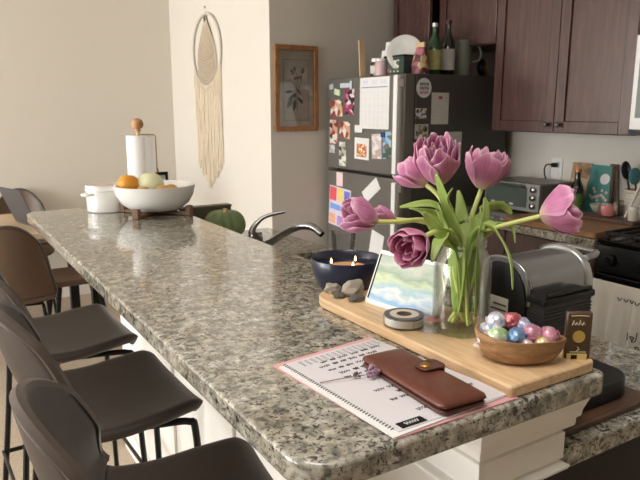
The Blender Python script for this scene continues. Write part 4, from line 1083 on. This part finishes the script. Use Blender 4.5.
MB().box(XR-.016, XR-.002, 2.5565, 3.45, 1.52, fz0-.001).build('back_panel', WENGE, fc2, bev=.001); MB().box(2.93, XR-.016, 2.5565, 2.575, 1.52, fz0-.001).build('shade_side_panel', WENGE, fc2, bev=.001)  # added dark panels standing in for the shade above the fridge
shaker(fc2, 2.56, 3.01, fz0+.004, 2.41); shaker(fc2, 3.015, 3.448, fz0+.004, 2.41, ajar=R(-9))

mw = thing('microwave', 'white over-range microwave beside the wall cabinet', 'microwave', (0,0,0))
MB().box(2.69, XR-.002, .965, 1.722, UZ+.027, 1.777).build('body', WHITEP, mw, bev=.004)
MB().box(2.668, 2.6895, .975, 1.718, UZ+.03, 1.775).build('door', WHITEP, mw, bev=.003)
MB().box(2.6655, 2.6678, 1.12, 1.694, UZ+.08, 1.73).build('window', pm('grey_microwave_glass', srgb(120,128,124), .12), mw)
MB().box(2.672, XR-.002, .965, 1.722, UZ+.005, UZ+.0265).build('vent', BLACKP, mw)

# ------------------------------------------------------------------ back counter
bx0 = 2.41
bcx = thing('sideboard_cabinet', 'dark wood base cabinet under the toaster oven', 'cabinet', (0,0,0)); bcx.name = 'counter_cabinet'
m = MB(); m.box(bx0+.05, XR-.022, 1.665, 2.695, .1, LC-.039); m.box(bx0+.10, XR-.022, 1.665, 2.695, 0, .1); m.build('carcass', WENGE, bcx, bev=.002)
for y0, y1 in ((1.67,2.178),(2.182,2.69)):
    MB().box(bx0+.03, bx0+.0495, y0, y1, .12, .72).build('door', WENGE, bcx, bev=.003); MB().box(bx0+.03, bx0+.0495, y0, y1, .73, .87).build('drawer', WENGE, bcx, bev=.003)
o = MB().prism([(bx0,1.662),(XR-.001,1.662),(XR-.001,2.697),(bx0,2.697)], LC-.038, LC).build('back_countertop', GRAN, bev=.004); tag(o, 'granite counter along the kitchen wall by the stove', 'countertop')
o = MB().box(XR-.02, XR-.001, 1.662, 2.697, LC+.0003, LC+.09).build('backsplash_strip', GRAN, bev=.002); tag(o, 'low granite upstand along the kitchen wall', 'backsplash')
cbb = MB().prism(rrect(2.43,2.83,1.675,2.19,.012), 0, .026).build('chopping_board', MIDWOOD, loc=(0,0,LC+.0004), bev=.003); tag(cbb, 'big brown chopping board on the counter before the toaster oven', 'chopping board')
CBT = LC+.0268
cbc = MB().prism(rrect(2.715,2.826,1.68,2.02,.01), 0, .018).build('cutting_board', DKWOOD, loc=(0,0,CBT), bev=.002); tag(cbc, 'narrow dark board lying across the big chopping board', 'chopping board')
cbc.scale = (1,1,1)
# toaster oven
to = thing('toaster_oven', 'grey steel toaster oven on the counter under the wall cabinet', 'toaster oven', (2.72,2.39,LC))
def LT(m): m.v = [(x-2.72,y-2.39,z-LC) for x,y,z in m.v]; return m
LT(MB().box(2.722,2.99,2.205,2.585,LC+.012,LC+.165)).build('body', STEELD, to, bev=.012, seg=3)
LT(MB().box(2.706,2.7215,2.205,2.585,LC+.014,LC+.163)).build('front_panel', pm('toaster_front', srgb(140,142,136), .35, .4), to, bev=.003)
LT(MB().box(2.700,2.7058,2.285,2.570,LC+.035,LC+.140)).build('glass_door', pm('smoked_glass', srgb(82,90,84), .12, var=.1), to, bev=.003)
LT(MB().tube([(2.700,2.30,LC+.146),(2.680,2.305,LC+.150),(2.680,2.55,LC+.150),(2.700,2.555,LC+.146)], .006, 8)).build('handle', STEEL, to)
for k in range(3):
    m = MB(); m.M = Matrix.Translation((2.7058,2.243,LC+.048+.043*k)) @ Matrix.Rotation(R(-90),4,'Y'); m.lathe([(.017,0),(.016,.012),(.011,.016),(0,.017)], 20)
    LT(m).build('dial', CHROME, to)
for x, y in ((2.74,2.23),(2.74,2.56),(2.97,2.23),(2.97,2.56)): LT(MB().box(x-.012,x+.012,y-.012,y+.012,LC+.0003,LC+.012)).build('foot', BLACKP, to)
for k, y in enumerate((2.37,2.43,2.50)):
    m = MB(); m.box(2.6985,2.6999,y,y+.025,LC+.042,LC+.052); LT(m).build('door_print', WHL, to)
# outlet and cord
ol = thing('wall_outlet', 'white wall outlet above the toaster oven', 'outlet', (XR-.0005,2.375,1.135))
MB().box(-.006,0,-.038,.038,-.06,.06).build('cover_plate', WHITEP, ol, bev=.002)
for z in (.022,-.024): MB().box(-.009,-.0062,-.017,.017,z-.014,z+.014).build('socket', WHITEP, ol, bev=.001)
cdp = thing('power_cord', 'black toaster cord plugged into the white outlet', 'cord', (XR-.012,2.375,1.157))
MB().box(-.028,-.001,-.014,.014,-.012,.012).build('plug', BLACKP, cdp, bev=.003)
MB().tube([(-.025,.0,.0),(-.035,.03,.002),(-.033,.05,-.02),(-.03,.048,-.06),(-.028,.03,-.10),(-.027,.02,-.15)], .004, 8, smooth=5).build('cable', BLACKP, cdp)
# bottle, bowls, book
ob = bottle('oil_bottle','dark oil bottle with copper cap and green label by the cookbook',(2.90,2.125,LC+.0272),.245,.034,DARKG,pm('copper_cap', srgb(190,128,84), .35, .5),pm('leaf_green_label', srgb(86,120,58), .5, var=.3, scale=50), .014)
ob.location.z = LC+.0005
lathe_thing('footed_bowl','small silver footed bowl in front of the cookbook','bowl',(2.855,1.965,LC+.0275+.018),[('cup',[(0,.03),(.015,.03),(.035,.042),(.05,.066),(.053,.078),(.050,.078),(.046,.066),(.03,.047),(0,.04)],pm('pewter', srgb(190,186,176), .35, .1)),('foot',[(0,0),(.03,0),(.03,.005),(.012,.012),(.012,.031),(0,.031)],DKWOOD)])
o = bpy.data.objects['footed_bowl']; o.location = (2.895,1.975,LC+.0006)
lathe_thing('candle_jar','pink candle in a glass jar beside the utensil crock','candle',(2.79,1.865,CBT+.0185),[('wax',[(0,.002),(.036,.002),(.040,.012),(.040,.042),(.037,.05),(0,.05)],pm('pink_wax', srgb(206,124,124), .4)),('glass',[(0,0),(.038,0),(.043,.010),(.043,.05),(.038,.058),(.0375,.068),(.040,.070)],GLASS)])
ck = thing('utensil_crock','cream ceramic crock of cooking utensils on the back counter','crock',(2.93,1.80,LC+.0005))
MB().lathe([(0,0),(.055,0),(.060,.005),(.062,.15),(.066,.154),(.066,.166),(.063,.168),(.058,.166),(.056,.15),(.054,.012),(0,.012)], 36).build('body', CREAM, ck)
for k in range(2): MB().lathe([(.0622,.125-.012*k),(.0640,.128-.012*k),(.0640,.131-.012*k),(.0622,.134-.012*k)], 36).build('band', CREAM, ck)
def utensil(name, label, base, top, parts, cat='utensil'):
    t = thing(name, label, cat, base)
    d = V(top)-V(base)
    MB().tube([(0,0,0), d], .005, 8).build('handle', parts[0], t)
    F = Matrix.Translation(d) @ frame_from(d)
    m = MB(); m.M = F @ Matrix.Rotation(R(parts[3]),4,'Z'); m.ball((0,0,parts[2][2]*.8), *parts[2], 16, 12); m.build('head', parts[1], t)
utensil('serving_spoon','black serving spoon sticking out of the crock',(2.92,1.805,LC+.014),(2.935,1.872,1.135),(BLACKP,BLACKP,(.040,.012,.046),75),'spoon')
utensil('spatula','teal silicone spatula sticking out of the crock',(2.95,1.80,LC+.014),(2.915,1.815,1.115),(DKWOOD,pm('teal_silicone', srgb(70,128,132), .5),(.036,.009,.042),75),'spatula')
utensil('ladle','dark ladle behind the teal spatula in the crock',(2.95,1.785,LC+.014),(2.98,1.78,1.13),(BLACKP,BLACKP,(.03,.012,.04),40),'ladle')
o = MB().tube([(0,0,0),(-.005,-.075,.19)], .007, 10).build('pastry_brush', pm('pale_grey_handle', srgb(206,202,194), .5), loc=(2.86,1.80,LC+.008)); tag(o, 'thin pale grey rod leaning in front of the crock', 'rod')
o.location = (2.795,1.775,CBT+.022)
lathe_thing('salt_jar','tiny white jar in front of the utensil crock','jar',(2.755,1.712,CBT+.0185),[('body',[(0,0),(.02,0),(.022,.004),(.022,.045),(.018,.05),(0,.05)],CREAM),('lid',[(0,.0505),(.02,.0505),(.02,.064),(0,.066)],WHITEP)])
cbk = thing('cookbook','open book with a teal cover leaning on the kitchen wall','book',(2.975,2.10,LC+.0006),0)
TB = Matrix.Rotation(R(10),4,'Y')
m = MB(); m.M = TB; m.box(0,.012,.035,.150,0,.27); m.build('brown_cover', print_mat('collage_print', [srgb(150,110,76), srgb(186,160,130), srgb(110,90,70), srgb(170,140,100)], 22), cbk)
m = MB(); m.M = TB; m.box(0,.012,-.105,.034,0,.265); tcv = m.build('teal_cover', TEAL, cbk)
m = MB(); m.M = TB @ Matrix.Translation((-.0006,-.058,.195)) @ Matrix.Rotation(R(-90),4,'Y'); m.lathe([(0,0),(.028,0),(.028,.0008),(0,.0008)], 28); m.build('pale_disc', PAPER, tcv)
m = MB(); m.M = TB
rnd = random.Random(9)
for k in range(14):
    y, z = .01-.1*k/14+rnd.uniform(-.01,.01), .10+.02*math.sin(k)+rnd.uniform(-.015,.03)
    m.M = TB @ Matrix.Translation((-.0006,y,z)) @ Matrix.Rotation(R(-90),4,'Y'); m.lathe([(0,0),(.008,0),(.008,.0006),(0,.0006)], 8)
m.build('blossom_print', pm('blossom_print', srgb(210,180,164), .6, var=.3, scale=200), tcv)
es = thing('book_easel','brown wooden A-frame rack beside the cookbook','rack',(2.99,1.95,LC+.0006))
m = MB(); m.tube([(-.01,.035,0),(0,.035,.27)], .008, 6); m.build('post', DKWOOD, es)
m = MB(); m.tube([(-.075,-.062,.0),(0,.022,.268)], .010, 6); m.build('brace', DKWOOD, es)
m = MB(); m.box(-.012,.012,.012,.048,.262,.275); m.build('top_block', DKWOOD, es)

# ------------------------------------------------------------------ stove
STOVEB = pm('black_enamel', srgb(8,8,9), .16, var=.1, spec=.4)
sv = thing('gas_range', 'black gas range with grates and knobs', 'stove', (0,0,0))
MB().box(2.44, XR-.003, .90, 1.655, .0, .905).build('body', STOVEB, sv, bev=.004)
MB().box(2.42, XR-.003, .902, 1.653, .9055, .922).build('cooktop', STOVEB, sv, bev=.004)
m = MB(); m.prism([(2.405,0),(2.4395,0),(2.4395,.11),(2.425,.11)], 0, .75); m.v = [(x, .903+z, .79+y) for x,y,z in m.v]; m.build('control_panel', STOVEB, sv, bev=.003)
for k in range(5):
    m = MB(); m.M = Matrix.Translation((2.412,1.575-.14*k if k else 1.578,.845)) @ Matrix.Rotation(R(-98),4,'Y'); m.lathe([(.024,0),(.023,.018),(.018,.024),(0,.025)], 20); m.build('knob', pm('black_knob', srgb(20,20,21), .25), sv)
for y0 in (.915,1.16,1.405):
    m = MB()
    for q in range(5):
        y = y0+.01+q*.055; m.box(2.45, 2.98, y-.006, y+.006, .940, .954)
    for x in (2.46,2.70,2.96): m.box(x-.007,x+.007,y0,y0+.235,.940,.954)
    for x in (2.46,2.96):
        for y in (y0+.01,y0+.225): m.box(x-.007,x+.007,y-.007,y+.007,.9225,.94)
    m.build('grate', BLACKMAT, sv, bev=.002)
for x in (2.58,2.84):
    for y in (1.03,1.53): 
        m = MB(); m.M = Matrix.Translation((x,y,.9225)); m.lathe([(0,0),(.045,0),(.045,.008),(.03,.014),(0,.014)], 20); m.build('burner', BLACKMAT, sv)
od = MB().box(2.405,2.4395,.91,1.645,.20,.78).build('oven_door', STOVEB, sv, bev=.004)
MB().tube([(2.405,.96,.745),(2.365,.96,.745),(2.365,1.615,.745),(2.405,1.615,.745)], .011, 10).build('handle', STEELD, od)
# towel over the handle
tw = thing('tea_towel', 'off-white printed tea towel hanging on the oven door handle', 'towel', (2.365,1.46,.745))
m = MB()
def twf(u, v):
    y = (v-.5)*.33
    fold = .018*math.sin(v*21+1)+.010*math.sin(v*40)
    s_ = u*.60-.24            # back .. over bar .. front
    if s_ < -.02: x, z = .014, .0+s_*.95
    elif s_ < .02: a = (s_+.02)/.04*PI; x, z = .014*math.cos(a), .004+.014*math.sin(a)
    else: x, z = -.014-fold*min(1,(s_-.02)*6)-.008*min(1,(s_-.02)*5), -(s_-.02)*1.0
    if s_ >= .02 and v < .2: z *= 1-.02
    return (x, y*(1-.05*abs(s_)), z)
m.grid(44, 60, twf); tcl = m.build('cloth', CLOTH, tw, solid=.0025)
m = MB()
def front_pt(y, z): 
    v = y/.33+.5
    u = (-z+.02+.24)/.60; p = twf(u, v); return (p[0]-.003, p[1], p[2])
for k in range(6):
    y = .02-.026*k; pts = [front_pt(y-.009+.018*q/6, -.03-.012*math.sin(PI*q/6)) for q in range(7)]; m.tube(pts, .0022, 5)
def stroke(pts): m.tube([front_pt(*p) for p in pts], .0022, 5, smooth=3)
stroke([(-.045,-.155),(-.047,-.185)]); stroke([(-.062,-.180),(-.056,-.168),(-.066,-.172),(-.062,-.188),(-.070,-.186),(-.072,-.150)]); stroke([(-.086,-.186),(-.089,-.196)])
stroke([(-.058,-.21),(-.060,-.232)]); stroke([(-.074,-.222),(-.070,-.212),(-.078,-.212),(-.082,-.224),(-.074,-.230)]); stroke([(-.095,-.214),(-.100,-.226)])
m.build('lettering', BLACKP, tcl)

# ------------------------------------------------------------------ wall decoration
hx, hy, hz = XN-.012, 4.455, 1.875
mh = thing('macrame_hanging', 'round macrame wall hanging with long cream fringe on the pale wall', 'wall hanging', (hx,hy,hz))
RY, RZ = .255, .25
MB().tube([(0, RY*math.cos(2*PI*k/48), RZ*math.sin(2*PI*k/48)) for k in range(48)], .009, 8, closed=True).build('hoop', HOOPW, mh)
MB().tube([(.004,0,RZ+.045),(-.006,0,RZ+.045)], .004, 8).build('nail', BLACKM, mh)
MB().tube([(-.002,0,RZ),(-.002,.004,RZ+.045),(-.002,-.004,RZ+.045),(-.002,0,RZ)], .0015, 6).build('hanging_loop', COTTON, mh)
m = MB()
N_ = 30
for k in range(N_):
    t = (k/(N_-1))*2-1
    ye = t*RY*.80; ze = -RZ*math.sqrt(max(0,1-(ye/RY)**2))
    pts = []
    for q in range(13):
        s_ = q/12
        wprof = math.sin(min(1,s_*1.25)*PI/2)**1.3 if s_ < .72 else math.cos((s_-.72)/.28*PI/2*.35)
        z = RZ + (ze-RZ)*s_
        y = t*RY*.66*wprof*(1.0) * (1 if s_ < .8 else 1+(.21)*(s_-.8)/.2)
        lim = RY*math.sqrt(max(0,1-(z/RZ)**2))*.99
        y = max(-lim, min(lim, y))
        pts.append((-.002+.004*(k % 2), y, z))
    m.tube(pts, .0042, 5)
for r_ in range(22):
    z = RZ*.7-.072*r_*.28
    s_ = (RZ-z)/(2*RZ)
    ww = RY*.66*(math.sin(min(1,s_*1.25)*PI/2)**1.3)*.9
    m.tube([(-.006,-ww,z),(-.006,0,z-.035),(-.006,ww,z)], .003, 5)
w_ = m.build('woven_centre', COTTOND, mh); w_['kind'] = 'stuff'
m = MB(); rnd = random.Random(5)
for k in range(30):
    t = (k+.5)/30*2-1; y0 = t*RY*.97
    z0 = -RZ*math.sqrt(1-(t*.97)**2)
    zb = -.79 - .175*(1-abs(t)**1.1) + rnd.uniform(-.025,.025)
    pts = [(rnd.uniform(-.006,.004), y0, z0)]
    for q in range(1,7): pts.append((rnd.uniform(-.007,.004), y0*(1-.04*q/6)+rnd.uniform(-.004,.004), z0+(zb-z0)*q/6))
    m.tube(pts, .0052, 5, smooth=2)
fr_ = m.build('fringe', COTTON, mh); fr_['kind'] = 'stuff'

bp = thing('botanical_picture', 'oak framed botanical print on the shaded wall beside the fridge', 'picture', (1.995,YA-.0005,1.588))
hw_, hh_ = .150, .255
m = MB()
m.box(-hw_,hw_,-.022,0,hh_-.028,hh_); m.box(-hw_,hw_,-.022,0,-hh_,-hh_+.028); m.box(-hw_,-hw_+.028,-.022,0,-hh_+.028,hh_-.028); m.box(hw_-.028,hw_,-.022,0,-hh_+.028,hh_-.028)
m.build('frame', FRAMEW, bp, bev=.003)
pp = MB().box(-hw_+.0281,hw_-.0281,-.006,-.003,-hh_+.0281,hh_-.0281).build('paper', pm('aged_print_paper', srgb(196,186,170), .7, var=.05, scale=8), bp)
m = MB()
for a, b_ in (((-.088,-.19),(.088,-.19)),((.088,-.19),(.088,.17)),((.088,.17),(-.088,.17)),((-.088,.17),(-.088,-.19))):
    m.tube([(a[0],-.0065,a[1]),(b_[0],-.0065,b_[1])], .0012, 4)
m.build('border_line', pm('grey_ink', srgb(96,92,84), .8), pp)
m = MB()
for pts in ([(.01,-.13),(.0,-.02),(.01,.06),(-.02,.13)],[(.01,-.02),(.035,.05),(.05,.12)],[(.005,-.06),(-.03,-.01)],[(.0,.0),(-.04,.06)]):
    m.tube([(p[0],-.0068,p[1]) for p in pts], .0016, 4, smooth=4)
m.build('drawn_stem', pm('olive_ink', srgb(104,98,76), .8), pp)
def flat_leaf(m, c, a, l, w_):
    pts = [(-l*(1-q/6*2)/1, w_*math.sin(PI*q/6)) for q in range(7)] + [(l*(1-q/6*2), -w_*math.sin(PI*q/6)) for q in range(1,6)]
    pr_ = rot2(pts, a, c); n = len(pr_)
    m.add([(p[0],-.0072,p[1]) for p in pr_], [tuple(range(n))])
m = MB()
for c, a, l, w2_ in (((-.03,-.05),.6,.035,.013),((-.045,-.085),1.0,.04,.014),((-.015,-.10),1.4,.038,.013),((.03,-.07),2.3,.03,.011),((-.05,-.02),.1,.032,.011),((.02,-.02),2.2,.026,.009)): flat_leaf(m, c, a, l, w2_)
m.build('drawn_leaf', pm('grey_green_ink', srgb(84,90,86), .8), pp, solid=.0005)
m = MB()
for c in ((-.03,.105),(-.012,.115),(-.022,.09),(.01,.065),(.03,.07),(-.01,.06),(.05,.12),(.045,.10)):
    for k in range(4): flat_leaf(m, c, k*PI/4+c[0]*9, .013, .005)
m.build('drawn_flower', pm('faded_rose_ink', srgb(140,112,100), .8), pp, solid=.0005)
MB().box(-hw_+.0281,hw_-.0281,-.0120,-.0112,-hh_+.0281,hh_-.0281).build('glass', glass_thin('picture_glass', (.98,.98,.98,1), .9), bp)

# ------------------------------------------------------------------ light
wd = bpy.data.worlds.new('daylight'); sc.world = wd; wd.use_nodes = True
nt = wd.node_tree; bgn = nt.nodes['Background']
sky = nt.nodes.new('ShaderNodeTexSky'); sky.sky_type = 'HOSEK_WILKIE'; sky.turbidity = 4; sky.sun_direction = V((.2,-.6,.77)).normalized()
nt.links.new(sky.outputs[0], bgn.inputs[0]); bgn.inputs[1].default_value = .6
def area(name, loc, rot, sx, sy, e, col):
    l = bpy.data.lights.new(name, 'AREA'); l.shape = 'RECTANGLE'; l.size = sx; l.size_y = sy; l.energy = e; l.color = col
    o = bpy.data.objects.new(name, l); COL.objects.link(o); o.location = loc; o.rotation_euler = rot; return o
# daylight entering through the big dining window
area('window_daylight', (XL-.16, (WY0+WY1)/2, (WZ0+WZ1)/2), (0,R(-90),0), WZ1-WZ0, WY1-WY0, 265, (.985,.99,1))
area('side_window_daylight', (XL-.16, (VY0+VY1)/2, (VZ0+VZ1)/2), (0,R(-90),0), VZ1-VZ0, VY1-VY0, 95, (.985,.99,1))
# added overhead fill that brightens upward faces near the bar, no real fixture
area('overhead_fill', (.0,.45,H-.03), (0,0,0), .9, .9, 19, (1,.98,.96))

sc.view_settings.view_transform = 'Standard'; sc.view_settings.look = 'None'; sc.view_settings.gamma = 1
sc.view_settings.use_curve_mapping = False
sc.view_settings.exposure = .14
sc.cycles.use_denoising = True
sc.cycles.max_bounces = 10; sc.cycles.transparent_max_bounces = 24; sc.cycles.diffuse_bounces = 5
sc.cycles.sample_clamp_indirect = 6
